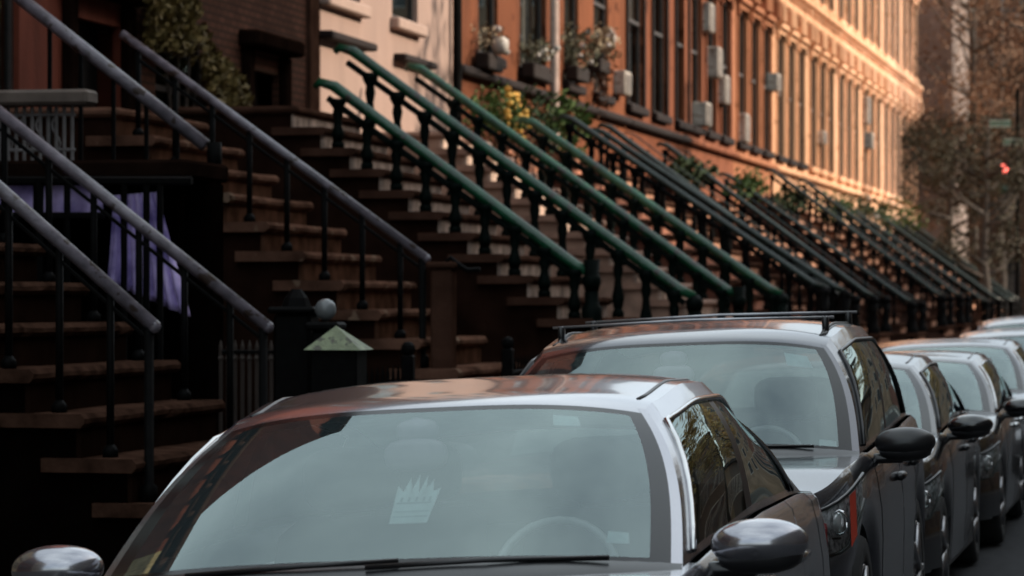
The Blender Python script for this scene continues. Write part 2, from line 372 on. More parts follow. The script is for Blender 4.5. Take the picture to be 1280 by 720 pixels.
# lots 3..5 fitted to the photograph
names = ['orange brownstone house beside the pink one, flowers in its window boxes',
 'orange brownstone house behind the drainpipe with pale plants hanging at its windows',
 'russet house with three tall black windows and one white air conditioner below',
 'brick-pink house carrying a cluster of window air conditioners',
 'lighter orange house just beyond the air conditioner cluster',
 'peach stone house above the middle of the black stoop railings',
 'peach house with a single pale unit high on its front',
 'pale sunlit house whose ground floor is hidden by small shrubs',
 'pale sunlit house carrying two stacked white units on its front',
 'cream stone house third from the grey end wall',
 'cream stone house second from the grey end wall, narrow bright piers',
 'cream stone house that touches the grey end wall']
opx = [[(598,622),(650,681)], [(705,723),(742,760)], [(783,803),(815,832),(844,859)]]
for i in range(11):
    k = i+3; y0, y1 = lot(k), lot(k+1)
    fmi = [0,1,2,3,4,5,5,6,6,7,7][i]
    if i < 3: base = [(fy(a), fy(c)) for a, c in opx[i]]
    else: base = [(y0+.58+j*2.12, y0+1.98+j*2.12) for j in range(3)]
    ops = [(a, c, 5.1, 7.95) for a, c in base] + [(a, c, z, z+2.6) for a, c in base for z in (9.42, 13.0)]
    house(y0, y1, fronts[fmi], names[i], trimd if i < 3 else fronts[min(7,fmi)], ops, belt=True, hood=i >= 2, orn=i >= 4, sillm=trimd if i>2 and i<6 else None)
YE = lot(14)
# drainpipe on the seam between the two orange houses
tag(MB().tube([(XF+.13, lot(4)-.35, 0), (XF+.13, lot(4)-.35, 16)], .07).build('drainpipe', mat('pale pink pipe', (.5,.36,.3), .6), None), 'pale drainpipe running down between the two nearest orange houses', 'drainpipe')
# grey end building
ge = thing('corner_building', 'greyish corner building whose blank end wall closes the sunlit row', 'building', (-8, 118, 0))
part('wall', mat('grey pink render', (.2,.15,.13), .9, var=.12, scale=1.5, streak=True), ge, lambda b: b.box(-17, -8.45, YE+1.2, YE+10, 0, 20))
part('ledge', mat('dark ledge', (.05,.045,.04), .9), ge, lambda b: b.bbox(-9.6, -8.0, YE+.9, YE+1.198, 7.6, 8.1, .04))
# far buildings across the avenue
def far_block(x0, x1, y0, h, m, label, nw, wz):
    o = thing('apartment_building', label, 'building', ((x0+x1)/2, y0, 0))
    part('wall', m, o, lambda b: b.box(x0, x1, y0, y0+14, 0, h))
    for i in range(nw):
        for z in range(wz):
            x = x0+1+i*(x1-x0-2)/max(1,nw-1)-.5; zz = 2+z*3.3
            w = MB().bbox(x-.1, x+1.2, y0-.06, y0-.001, zz-.1, zz+1.9, .02).build('window', WINW, o)
            part('pane', mat('far glass', (.03,.03,.035), .15), w, lambda b: b.box(x, x+1.1, y0-.09, y0-.061, zz, zz+1.8))
    part('cornice', trimd, o, lambda b: b.bbox(x0-.1, x1+.1, y0-.5, y0, h-.6, h+.1, .05))
far_block(-22, -7.4, 160, 30, mat('far brown brick', (.1,.05,.035), .9, var=.3, scale=1), 'tall brown building behind the trees across the avenue', 6, 8)
far_block(-7.2, 6, 150, 26, mat('far dark red brick', (.14,.06,.045), .9, var=.3, scale=1), 'red-brown building at the right edge behind the trees', 6, 7)
far_block(6.2, 20, 150, 24, mat('far tan brick', (.2,.13,.09), .9, var=.3, scale=1), 'tan building outside the right edge across the avenue', 5, 6)
# opposite side of the street (outside the frame; shades the street and shows in the car glass)
ocol = [(.06,.035,.02),(.11,.075,.04),(.04,.02,.013),(.08,.05,.03),(.05,.024,.015)]
yy = -45.6; i = 0
while yy < 112:
    w = 13.08; tall = yy < 44.5; h = 21 if tall else 13.8
    if yy > 98: h = 6
    m = mat('opposite wall %d' % (i % 5), ocol[i % 5], .9, var=.2, scale=2)
    o = thing('apartment_house', 'apartment house number %s on the side of the street facing the row' % ['one','two','three','four','five','six','seven','eight','nine','ten','eleven','twelve','thirteen'][i], 'building', (13, yy+w/2, 0), 'houses across the street')
    part('wall', m, o, lambda b: b.box(13, 24, yy, yy+w-.01, 0, h))
    part('cornice', trimd, o, lambda b: b.bbox(12.5, 13, yy+.02, yy+w-.03, h-.5, h+.05, .05))
    for c in range(6):
        for z in range(int((h-1.5)//3.4)):
            ww = MB().bbox(12.93, 12.999, yy+.8+c*2.1, yy+2.1+c*2.1, 1.4+z*3.4, 3.5+z*3.4, .02).build('window', WINW, o)
            part('pane', mat('far glass', (.03,.03,.035), .15), ww, lambda b: b.box(12.9, 12.929, yy+.9+c*2.1, yy+2.0+c*2.1, 1.5+z*3.4, 3.4+z*3.4))
    yy += w; i += 1

# ------------------------------------------------------------------ stoops
def stoop(label, Y0, Y1, rails, hr, riser, Xland, mats, bal='slim', near_rail=True, loc=None, tread=STEPT, side=STEPD, landing_w=None, thick=.05, fat=1.0, riserm=None, rthick=None):
    """rails: list of (Y, (Xt,zt), (Xb,zb)); steps follow their mean line, hr below"""
    railm, balm = mats
    xt = sum(r[1][0] for r in rails)/len(rails); zt = sum(r[1][1] for r in rails)/len(rails)
    xb = sum(r[2][0] for r in rails)/len(rails); zb = sum(r[2][1] for r in rails)/len(rails)
    m = (zt-zb)/(xb-xt); run = riser/m
    st = thing('stoop', label, 'stoop', ((xt+xb)/2, (Y0+Y1)/2, 0), 'front stoops of the row houses')
    zl = zt-hr; n = int(round((zl-SW)/riser)); rs = (zl-SW)/n
    # landing + solid sawtooth base
    prof = [(XF+.01, SW), (XF+.01, zl-.07), (xt, zl-.07)]
    x = xt; z = zl
    for i in range(n-1):
        z -= rs; prof += [(x, z-.07), (x+run, z-.07)]; x += run
    prof += [(x, SW)]
    a = MB(); q = len(prof)
    a.v = [(p[0], Y0+.03, p[1]) for p in prof] + [(p[0], Y1-.03, p[1]) for p in prof]
    a.f = [tuple(range(q)), tuple(range(2*q-1, q-1, -1))] + [(i, i+q, (i+1) % q+q, (i+1) % q) for i in range(q)]
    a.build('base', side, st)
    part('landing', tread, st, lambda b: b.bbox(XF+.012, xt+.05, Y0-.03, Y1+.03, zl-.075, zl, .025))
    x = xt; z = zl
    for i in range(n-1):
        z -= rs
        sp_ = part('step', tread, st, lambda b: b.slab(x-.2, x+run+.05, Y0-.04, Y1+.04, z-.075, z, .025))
        part('riser', riserm or side, sp_, lambda b: b.box(x-.02, x+.006, Y0+.02, Y1-.02, z+.002, z+rs-.077))  # riser stone paler than the sides, light on it put into the colour
        x += run
    for ri, (Y, (ax, az), (bx, bz)) in enumerate(rails):
        if rthick: thick = rthick[ri]; fat = (.5, .18)[ri]
        r = MB(); mm = (az-bz)/(bx-ax)
        if bal == 'slim':
            r.tube([(ax-.0, Y, az), (bx, Y, bz)], thick, 10)
            r.ell((bx, Y, bz), thick*1.02, thick*1.02, thick*1.02, 10, 6)
        else:
            r.tube([(ax-.03, Y, az-.07), (ax+.02, Y, az-.02), (ax+.16, Y, az-.06*1), (bx-.1, Y, bz+.1*mm), (bx+.05, Y, bz)], [thick*.55, thick*.8, thick, thick, thick*.8], 8, sx=.85)
        R = r.build('handrail', railm, st, True)
        part('lower_rail', balm, R, lambda b: b.tube([(ax+.1, Y, az-.1*mm-.1), (bx-.05, Y, bz+.05*mm-.1)], .032 if bal != 'slim' else .012, 6))
        # balusters: one per step
        x = xt; k = 0
        while x < bx-.05:
            xx = x+run*.45
            if xx > ax+.05 and xx < bx-.04:
                zr = az-(xx-ax)*mm; zz = zt-hr-(k+1)*rs
                bb = MB()
                if bal == 'slim': bb.tube([(xx, Y, zz), (xx, Y, zr-.02)], .022, 6); bb.lathe((xx, Y, zz), [(.045,0),(.045,.04),(.02,.07)], 8)
                else:
                    hh = zr-zz-.04
                    bb.lathe((xx, Y, zz), [(q_*fat, h_) for q_, h_ in [(.085,0),(.085,.05),(.055,.08),(.07,.16*hh),(.09,.3*hh),(.06,.45*hh),(.05,.55*hh),(.075,.7*hh),(.06,.8*hh),(.11,.9*hh),(.12,hh)]], 8)
                bb.build('baluster', balm, R, True)
            x += run; k += 1
        zn = bz+.02; k2 = int((bx-xt)/run); z0 = max(SW, zt-hr-(k2+1)*rs)
        nb = MB()
        if bal == 'slim':
            nb.lathe((bx-.03, Y, z0), [(.05,0),(.05,.08),(.028,.1),(.028,zn-z0-.02)], 8)
        else:
            nb.lathe((bx+.05, Y, z0-.15), [(.1,0),(.1,.25),(.07,.28),(.06,.5),(.08,.7),(.06,zn-z0-.05),(.09,zn-z0+.05),(.085,zn-z0+.1),(.03,zn-z0+.15)], 10)
        nb.build('newel_post', balm, R, True)
    return st
def rail(Y, a, b):
    p = P(a[0], a[1], Y=Y); q = P(b[0], b[1], Y=Y); return (Y, (p.x, p.z), (q.x, q.z))
# first stoop, left edge: extend rails up beyond the frame along their line
def ext(r, dx):
    Y, (ax, az), (bx, bz) = r; m = (az-bz)/(bx-ax); return (Y, (ax-dx, az+dx*m), (bx, bz))
r1 = rail(17.4, (0,236), (193,408)); r2 = rail(19.7, (0,141), (335,409))
stoop('brown stoop at the left edge with two grey pipe rails before the lilac cloth', 17.25, 19.85, [ext(r1,.95), ext(r2,.1)], .74, .235, -7.4, (GREYR, IRON), side=mat('shadow-toned stone', (.0025,.0017,.0014), .95, spec=0), tread=mat('shadow-toned tread stone', (.042,.022,.015), .85, var=.5, bump=.3, spec=0), thick=.038, riserm=mat('shadow-toned riser', (.012,.006,.004), .9, spec=0))  # stone darkened to near-black, deep shadow put into its colours
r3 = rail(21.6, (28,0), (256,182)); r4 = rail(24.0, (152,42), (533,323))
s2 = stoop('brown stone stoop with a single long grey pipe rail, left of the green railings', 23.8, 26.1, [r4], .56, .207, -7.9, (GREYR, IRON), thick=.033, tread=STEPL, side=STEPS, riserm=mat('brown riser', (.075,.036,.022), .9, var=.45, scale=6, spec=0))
# upper grey rail that ends on the terrace post
u = thing('handrail', 'short grey pipe rail coming down to the black post on the terrace', 'handrail', (-7, 21.5, 2.6))
part('pipe', GREYR, u, lambda b: b.tube([P(-30,-46,Y=21.5), P(257,182,Y=21.5)], .045, 10), True)
part('post', IRON, u, lambda b: b.tube([P(268,178,Y=21.5), P(268,215,Y=21.5)], .05, 8), True)
for t in (.15,.32,.5,.68,.85):
    q = P(28+228*t, 182*t, Y=21.5); part('baluster', IRON, u, lambda b: b.tube([(q.x,q.y,2.62),(q.x,q.y,q.z)], .016, 6))
GR = (GREENP, GREENB)
stoop('brownstone stoop with the nearest pair of heavy green handrails', 30.5, 33.1, [rail(30.6,(397,100),(733,342)), rail(33.0,(422,57),(862,371))], .5, .2, -8, GR, bal='turned', thick=.056, fat=.72, tread=STEPM, side=STEPS, riserm=mat('lit stained riser', (.42,.31,.25), .9, var=.5, scale=5, spec=.1))
stoop('stoop of the pink house with the second pair of green handrails', 38.4, 41.1, [rail(38.5,(509,80),(918,369)), rail(41.0,(650,147),(972,368))], .55, .2, -9, (GREENP, GREENB), bal='turned', thick=.056, fat=.72, tread=mat('pinkish step stone', (.24,.14,.1), .9, var=.25), side=mat('pale stoop render', (.3,.19,.14), .9, var=.3, scale=5), riserm=mat('lit stained riser',(0,0,0)))
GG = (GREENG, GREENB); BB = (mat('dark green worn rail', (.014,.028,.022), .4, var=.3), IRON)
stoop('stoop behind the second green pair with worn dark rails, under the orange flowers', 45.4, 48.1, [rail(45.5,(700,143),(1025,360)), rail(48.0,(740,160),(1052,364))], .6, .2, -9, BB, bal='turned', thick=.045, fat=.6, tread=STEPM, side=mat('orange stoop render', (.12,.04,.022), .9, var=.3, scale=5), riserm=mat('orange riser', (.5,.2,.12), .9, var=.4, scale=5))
lbl = ['sixth stoop, black worn rails below the russet house', 'seventh stoop, below the air conditioner cluster', 'eighth stoop, with greenery by its top step', 'ninth stoop, in front of the first peach house', 'tenth stoop, dark rails between shrubs', 'eleventh stoop, four houses before the corner', 'twelfth stoop, three houses before the corner', 'thirteenth stoop, the second last before the corner','last stoop beside the grey end wall']
proto = None
for i in range(9):
    Y = 52.0 + i*LOT
    if proto is None:
        proto = stoop(lbl[0], Y, Y+2.5, [(Y+.1, (-9.2, 4.5), (-5.45, 1.78)), (Y+2.4, (-9.2, 4.5), (-5.45, 1.78))], .6, .2, -9, BB, bal='turned', thick=.045, fat=.6, tread=STEPM, side=mat('dark stoop render', (.06,.025,.015), .9, var=.3, scale=5), riserm=mat('peach riser', (.4,.19,.11), .9, var=.5, scale=5), rthick=(.046,.012))
        px0 = proto.location.copy()
    else: copy_tree(proto, (px0.x+random.uniform(-.15,.2), px0.y+i*LOT+random.uniform(-.5,.5), 0), lbl[i]).scale = (1, 1, random.uniform(.93, 1.03))

# terrace with lilac cloth between first and second stoop
tr = thing('terrace', 'raised dark terrace with pale stone parapet behind the left grey rails', 'terrace', (-7.5, 21.0, 0))
q = P(266, 207, Y=21.2)
part('slab', STEPD, tr, lambda b: b.bbox(XF+.02, q.x, 20.6, 21.58, 2.5, 2.62, .02))
part('pier', mat('shadow-toned stone', (.0025,.0017,.0014), .95, spec=0), tr, lambda b: b.bbox(q.x-.2, q.x-.01, 21.2, 21.5, SW, 2.5, .02))
part('back_wall', mat('shadow-toned stone', (.0025,.0017,.0014), .95, spec=0), tr, lambda b: b.box(XF+.02, q.x-.3, 21.4, 21.55, SW, 2.5))  # near-black backing carries the deep shade under the terrace
a = P(-60, 108, Y=20.9); c = P(116, 118, Y=20.9)
part('parapet_cap', mat('parapet stone', (.11,.085,.07), .85, var=.25), tr, lambda b: b.bbox(a.x, c.x, 20.78, 21.02, c.z-.07, c.z+.03, .02))
z1 = c.z-.07
g = MB()
for i in range(15):
    x = a.x+.06+(c.x-a.x-.2)*i/14; g.tube([(x,20.9,2.62),(x,20.9,z1)], .012, 6)
    if i % 2 == 0 and i < 14:
        g.tube([(x+.03*math.sin(t*.8), 20.9, 2.68+(z1-2.74)*t/8) for t in range(9)], .008, 5)
g.tube([(a.x,20.9,z1-.06),(c.x-.12,20.9,z1-.06)], .012, 6); g.tube([(a.x,20.9,2.7),(c.x-.12,20.9,2.7)], .012, 6)
g.build('parapet_grille', WROUGHT, tr)
def cloth(pts_top, pts_bot, Y, n=40, folds=7, amp=.035):
    rows = []
    for j in range(14):
        t = j/13; row = []
        for i in range(n+1):
            s = i/n
            def ip(pts):
                f = s*(len(pts)-1); k = min(int(f), len(pts)-2); f -= k
                return (pts[k][0]*(1-f)+pts[k+1][0]*f, pts[k][1]*(1-f)+pts[k+1][1]*f)
            u0, u1 = ip(pts_top), ip(pts_bot)
            p = P(u0[0]*(1-t)+u1[0]*t, u0[1]*(1-t)+u1[1]*t, Y=Y)
            p.y += amp*math.sin(s*folds*2*PI+t*1.2)*(.4+.6*t)
            row.append(p)
        rows.append(row)
    b = MB(); b.grid(rows); o = b.build('cloth', LILAC, None, True, origin=(rows[0][0].x, Y, rows[-1][0].z))
    sd = o.modifiers.new('t', 'SOLIDIFY'); sd.thickness = .006; return o
tag(cloth([(142,244),(196,240)], [(133,352),(236,396)], 20.75), 'long lilac cloth hanging from the terrace edge, flaring towards its hem', 'cloth')
tag(cloth([(-20,226),(128,232)], [(-20,270),(128,272)], 20.75, folds=4, amp=.02), 'short lilac cloth strip under the terrace at the left edge', 'cloth')
gr = MB()
for px in (48, 84, 155, 183, 200):
    gr.tube([P(px,225,Y=20.45), P(px,470,Y=20.45)], .022 if px != 48 else .035, 6)
gr.tube([P(-20,226,Y=20.45), P(240,226,Y=20.45)], .03, 6); gr.tube([P(-20,270,Y=20.45), P(130,270,Y=20.45)], .025, 6)
tag(gr.build('window_grille', IRON, None, origin=(-7,20.45,SW)), 'black iron bars standing in front of the lilac cloths', 'grille')
# dark newel with ball and pale green cap beside fence
g = thing('gate_post', 'black gate post with a grey ball finial beside the pale green cap', 'post', (P(402,400,Y=18.4).x, 18.4, SW))
bp = P(407,387,Y=18.4)
part('shaft', IRON, g, lambda b: b.bbox(bp.x-.07, bp.x+.07, 18.33, 18.47, SW, bp.z-.12, .015).bbox(bp.x-.1, bp.x+.1, 18.3, 18.5, bp.z-.12, bp.z-.07, .015))
part('ball_finial', mat('grey cast finial', (.12,.13,.135), .3, var=.3), g, lambda b: b.ell((bp.x,18.4,bp.z), .062, .062, .062), True)
g = thing('gate_post', 'stout black gate post left of the ball finial', 'post', (P(368,400,Y=18.6).x, 18.6, SW))
bp2 = P(370,392,Y=18.6)
part('shaft', IRON, g, lambda b: b.bbox(bp2.x-.11, bp2.x+.11, 18.5, 18.72, SW, bp2.z, .02))
part('cap', IRON, g, lambda b: b.bbox(bp2.x-.14, bp2.x+.14, 18.47, 18.75, bp2.z, bp2.z+.04, .015).lathe((bp2.x,18.61,bp2.z+.04), [(.09,0),(.07,.05),(.03,.1)], 10))
g = thing('utility_box', 'black box with pale green pyramid cap below the ball finial', 'utility box', (P(424,420,Y=17.9).x, 17.9, SW))
tp = P(420,407,Y=17.9); q0 = P(388,437,Y=17.9); q1 = P(459,433,Y=17.9)
part('cap', PALEGR, g, lambda b: [b.poly([(q0.x,17.75,q0.z),(q1.x,17.75,q0.z),(tp.x,17.9,tp.z)]), b.poly([(q1.x,17.75,q0.z),(q1.x,18.05,q0.z),(tp.x,17.9,tp.z)]), b.poly([(q1.x,18.05,q0.z),(q0.x,18.05,q0.z),(tp.x,17.9,tp.z)]), b.poly([(q0.x,18.05,q0.z),(q0.x,17.75,q0.z),(tp.x,17.9,tp.z)])])
part('cabinet', IRON, g, lambda b: b.bbox(q0.x+.03, q1.x-.03, 17.78, 18.02, SW, q0.z, .01))
q = P(554,336,Y=24.0); g = thing('stone_pier', 'plain brown stone pier at the foot of the long grey rail', 'pier', (q.x, 24.0, SW))
part('shaft', STEPM, g, lambda b: b.bbox(q.x-.08, q.x+.08, 23.92, 24.1, SW, q.z, .015)); part('cap', STEPM, g, lambda b: b.bbox(q.x-.11, q.x+.11, 23.89, 24.13, q.z+.001, q.z+.05, .015))
part('scroll', IRON, g, lambda b: b.tube([P(556,330,Y=24.0), P(563,322,Y=24.0), P(572,330,Y=24.0), P(584,338,Y=24.0), P(600,337,Y=24.0)], .018, 6), True)
# iron fences between stoops at the property line
def fence(y0, y1, X, label, h=1.15):
    f = thing('iron_fence', label, 'fence', (X, (y0+y1)/2, SW), 'iron fences of the front areas')
    part('rail', IRON, f, lambda b: b.tube([(X,y0,SW+h-.12),(X,y1,SW+h-.12)], .018, 6).tube([(X,y0,SW+.12),(X,y1,SW+.12)], .018, 6))
    n = int((y1-y0)/.13)
    k = MB()
    for i in range(n+1):
        yy = y0+(y1-y0)*i/n; k.tube([(X,yy,SW),(X,yy,SW+h-.05),(X,yy,SW+h)], [.011,.011,.002], 5)
        k.ell((X,yy,SW+h-.2), .022, .022, .03, 6, 4)
    k.build('pickets', IRON, f)
    for yy in (y0, y1): part('post', IRON, f, lambda b: b.bbox(X-.04, X+.04, yy-.04, yy+.04, SW, SW+h+.06, .01).ell((X,yy,SW+h+.1), .05,.05,.05,8,6))
fence(20.0, 21.4, -5.05, 'picket fence between the two left stoops')
a0 = P(280,415,Y=16.0).x
f = thing('iron_fence', 'dark picket fence standing across the front area at the foot of the left grey rail', 'fence', (-5.2, 20.4, SW), 'iron fences of the front areas')
k = MB()
for px in range(276, 352, 9):
    p = P(px, 425, Y=20.4); k.tube([(p.x,p.y,SW),(p.x,p.y,p.z-.04),(p.x,p.y,p.z)], [.013,.013,.003], 5); k.ell((p.x,p.y,P(px,448,Y=20.4).z), .02,.02,.025,6,4)
k.build('pickets', mat('rusty iron', (.035,.025,.02), .7), f)
part('rail', IRON, f, lambda b: b.tube([P(278,440,Y=20.4), P(348,440,Y=20.4)], .015, 6))
fence(24.4, 30.3, -5.0, 'picket fence before the dark brick house')
fence(33.3, 38.2, -5.0, 'picket fence before the pink house')
fence(41.3, 45.2, -5.0, 'picket fence before the first orange house')

# ------------------------------------------------------------------ plants
def leafmat(n, c1, c2): return mat(n, c1, .75, var=.2, scale=9, col2=c2, spec=.2)
IVY = leafmat('ivy leaves', (.06,.045,.012), (.15,.1,.03))
iv = thing('ivy', 'olive brown ivy climbing the dark brick wall above the black opening', 'climbing plant', (XF, fy(230), 0))
poly = [(186,-30),(236,-30),(262,60),(300,95),(318,150),(270,150),(262,100),(250,66),(186,60)]
def inside(x, y, pl):
    r = False; n = len(pl)
    for i in range(n):
        x1, y1 = pl[i]; x2, y2 = pl[(i+1) % n]
        if (y1 > y) != (y2 > y) and x < (x2-x1)*(y-y1)/(y2-y1)+x1: r = not r
    return r
b = MB(); cnt = 0
while cnt < 3200:
    x, y = random.uniform(180,325), random.uniform(-30,155)
    x2 = x+random.gauss(0,3); y2 = y+random.gauss(0,4)
    if inside(x, y, poly) and noise.noise(Vector((x*.05, y*.05, 3))) > -.28:
        p = P(x2, y2, X=XF+random.uniform(.03,.32)); b.leaf(p, random.uniform(.06,.13)); cnt += 1
b.build('foliage', IVY, iv)
part('stem', BARK, iv, lambda b: [b.tube([P(215+8*k,150,X=XF+.05), P(208+14*k,90,X=XF+.08), P(214+9*k,20,X=XF+.05), P(218+7*k,-20,X=XF+.06)], .018, 5) for k in range(4)])
def bush(label, px, py, X, w, h, m, n, leafs=.09, flow=None, nf=0, pot=True, name='potted_plant', cat='plant'):
    c = P(px, py, X=X); t = thing(name, label, cat, (c.x, c.y, c.z-h))
    part('foliage', m, t, lambda b: [b.leaves((c.x+random.uniform(-.1,.1), c.y+random.uniform(-.5,.5)*w*.8, c.z+random.uniform(-.3,.3)*h), .16+w*.15, w*.42, h*.45, n//5, leafs, 0) for _ in range(5)])
    if flow: part('flowers', flow, t, lambda b: [b.ell((c.x+.1+random.uniform(0,.12), c.y+random.uniform(-.5,.5)*w, c.z+random.uniform(-.35,.5)*h), .05,.05,.045,6,4) for _ in range(nf)])
    if pot: part('planter', TERRA if name != 'window_box' else mat('dark planter', (.016,.01,.008), .8, spec=.2), t, lambda b: b.bbox(c.x-.1, c.x+.1, c.y-w*.5, c.y+w*.5, c.z-h*.5-.2, c.z-h*.5+.02, .02))
    return t
WHITEF = mat('white petals', (.42,.38,.34), .8, var=.1); YELF = mat('orange yellow petals', (.6,.28,.04), .8, var=.2, col2=(.6,.42,.08))
G1 = leafmat('grey green leaves', (.07,.075,.045), (.16,.14,.09)); G2 = leafmat('bright green leaves', (.03,.07,.015), (.08,.12,.03)); G3 = leafmat('dry pale leaves', (.2,.14,.08), (.36,.28,.18)); G4 = leafmat('dark green leaves', (.015,.03,.012), (.04,.06,.02))
bush('window box with one big white bloom on the first orange window', 612, 52, XF+.15, .95, .4, G3, 160, .07, WHITEF, 5, name='window_box')
MBx = MB().ell((P(625,57,X=XF+.3)), .12,.13,.13,10,7,jit=.08); tag(MBx.build('flower_head', WHITEF, None, True), 'large white flower head at the right end of the first window box', 'flower')
bush('window box of grey green plants with white blooms, second orange window', 670, 68, XF+.15, 1.2, .35, G1, 300, .08, WHITEF, 7, name='window_box')
bush('pale drooping plant at the window just right of the drainpipe', 722, 62, XF+.15, 1.0, .6, G1, 360, .09, WHITEF, 4, name='window_box')
bush('dry pale plant hanging at the window before the russet house', 750, 55, XF+.15, .9, .55, G3, 300, .1, WHITEF, 8, name='window_box')
bush('trailing dark vine hanging below the dry pale plant', 750, 95, XF+.16, .5, 1.0, leafmat('rust brown leaves', (.06,.025,.015), (.13,.06,.03)), 160, .09, pot=False, name='hanging_vine')
bush('flowering bush with orange and yellow blooms behind the green rails', 632, 152, -9.0, 1.6, .8, G2, 500, .1, YELF, 26)
bush('dark shrub between the flowering bush and the bright green plant', 668, 158, -9.0, 1.5, .8, G4, 500, .1)
bush('bright green leafy plant at the head of the dark rails', 706, 158, -8.9, 1.3, .8, G2, 420, .13)
bush('rusty shrub low behind the second green rail', 655, 180, -8.6, 1.6, .6, leafmat('rust brown leaves', (.06,.025,.015), (.13,.06,.03)), 260, .1)
for i, (px, py, w, h, lb) in enumerate([(865,218,3.2,.9,'low green shrub below the russet house'),(935,222,3.4,1.0,'green shrub row on the stoop landing below the air conditioners'),(985,240,3.8,1.1,'dark green shrub below the light orange house'),(1045,255,5,1.3,'mid green shrub before the peach house'),(1085,262,6,1.4,'green shrub with pale sprigs before the sunlit houses'),(1122,272,7,1.8,'bright green shrub closest to the grey end wall')]):
    bush(lb, px, py+(6 if i < 4 else 4), -8.7, w*(.45 if i < 4 else .7), h*.6, G2 if i % 2 else G4, 340, .15, WHITEF if i == 4 else None, 8, pot=False, name='shrub', cat='shrub')
def ac(px, py, wpx, hpx, label):
    c = P(px, py, X=XF+.3); k = 4200/c.y; w = max(.5, min(.75, .62)); h = hpx/k
    t = thing('air_conditioner', label, 'air conditioner', (c.x, c.y, c.z-h/2), 'window air conditioners')
    part('casing', ACM, t, lambda b: b.bbox(XF-.2, XF+.2, c.y-w/2, c.y+w/2, c.z-h/2, c.z+h/2, .02))
    part('grille', ACG, t, lambda b: [b.box(XF+.201, XF+.215, c.y-w/2+.05, c.y+w/2-.05, c.z-h/2+.04+j*(h-.08)/8, c.z-h/2+.04+(j+.5)*(h-.08)/8) for j in range(8)])
for a in [(793,104,18,30,'pale air conditioner low in the first window of the russet house'),(893,143,22,30,'air conditioner lowest at the left of the cluster'),(897,22,16,36,'air conditioner cut by the top of the picture'),(907,78,20,38,'upper large air conditioner of the cluster'),(916,112,24,36,'middle air conditioner of the cluster, below the large one'),(941,160,24,36,'pale air conditioner right of and below the cluster'),(980,103,12,22,'small air conditioner on the light orange house'),(1037,172,14,16,'small white unit low on the peach front'),(1091,138,14,34,'upper white unit of the stacked pair on the sunlit front'),(1096,176,14,20,'lower white unit of the stacked pair on the sunlit front')]: ac(*a)

def tree(label, x, y, h, cr, m, n, leafs, seed, base=.3, name='street_tree'):
    random.seed(seed); t = thing(name, label, 'tree', (x, y, SW), 'trees at the end of the street')
    tr = MB(); tr.tube([(x,y,SW),(x+.05,y,h*.2),(x-.1,y+.1,h*.4),(x,y,h*.6),(x+.1,y,h*.95)], [.24,.19,.15,.1,.02], 10)
    cl = []
    for i in range(26):
        a = random.uniform(0,2*PI); z0 = h*random.uniform(base,.8); L = cr*random.uniform(.5,1.05)*(1.1-abs(z0/h-.55))
        e = Vector((x+math.cos(a)*L, y+math.sin(a)*L, z0+L*random.uniform(.3,.9)))
        m_ = (Vector((x,y,z0))+e)/2+Vector((0,0,-.1*L)); tr.tube([(x,y,z0), m_, e], [.07,.04,.012], 6)
        for _ in range(3):
            q = m_.lerp(e, random.uniform(.2,1)); d = Vector((random.gauss(0,1), random.gauss(0,1), random.uniform(-.2,1)))*cr*.22
            tr.tube([q, q+d*.5+Vector((0,0,.1)), q+d], [.025,.015,.005], 4); cl.append(q+d)
        cl.append(e)
    tr.build('trunk', BARK, t, True)
    b = MB()
    for c in cl: b.leaves(c, cr*.23, cr*.23, cr*.2, n//len(cl), leafs*random.uniform(.8,1.2), 0)
    b.build('crown', m, t)
BR1 = leafmat('brown autumn leaves', (.13,.07,.04), (.3,.17,.1)); BR2 = leafmat('russet autumn leaves', (.07,.035,.02), (.16,.08,.045)); BR3 = leafmat('dusky olive leaves', (.03,.028,.016), (.075,.06,.035))
def tx(px, Y): return P(px, 375, Y=Y).x
tree('brown leaved tree right of the grey end wall', tx(1216,117), 117, 15, 3.4, BR1, 9000, .13, 3, .25)
tree('russet tree behind the street name signs', tx(1248,119), 120, 13, 3.2, BR2, 7000, .13, 4, .35)
tree('dark olive tree low before the grey end wall', tx(1188,113), 113, 8.5, 2.4, BR3, 8000, .13, 5, .1)
tree('tall thin brown tree at the right edge of the picture', tx(1282,112), 112, 15, 2.8, BR1, 4500, .12, 6, .35)
tree('russet tree across the avenue in the gap', tx(1205,146), 146, 17, 4.4, BR2, 8000, .24, 8, .15)
tree('brown tree across the avenue at the right edge', tx(1262,146), 145, 16, 4.2, BR1, 8000, .24, 9, .15)
tree('dusky tree low beside the last stoops', tx(1232,100), 100, 7.5, 1.7, BR3, 3600, .14, 11, .3)
GOLD = leafmat('golden autumn leaves', (.3,.2,.07), (.6,.42,.18))
for i, yy in enumerate((34, 52, 70, 90)):
    tree(['first','second','third','fourth'][i]+' golden tree along the pavement across the street, outside the frame', 8.6, yy, 15.5, 3.6, GOLD, 2600, .34, 30+i, .3)
random.seed(21)
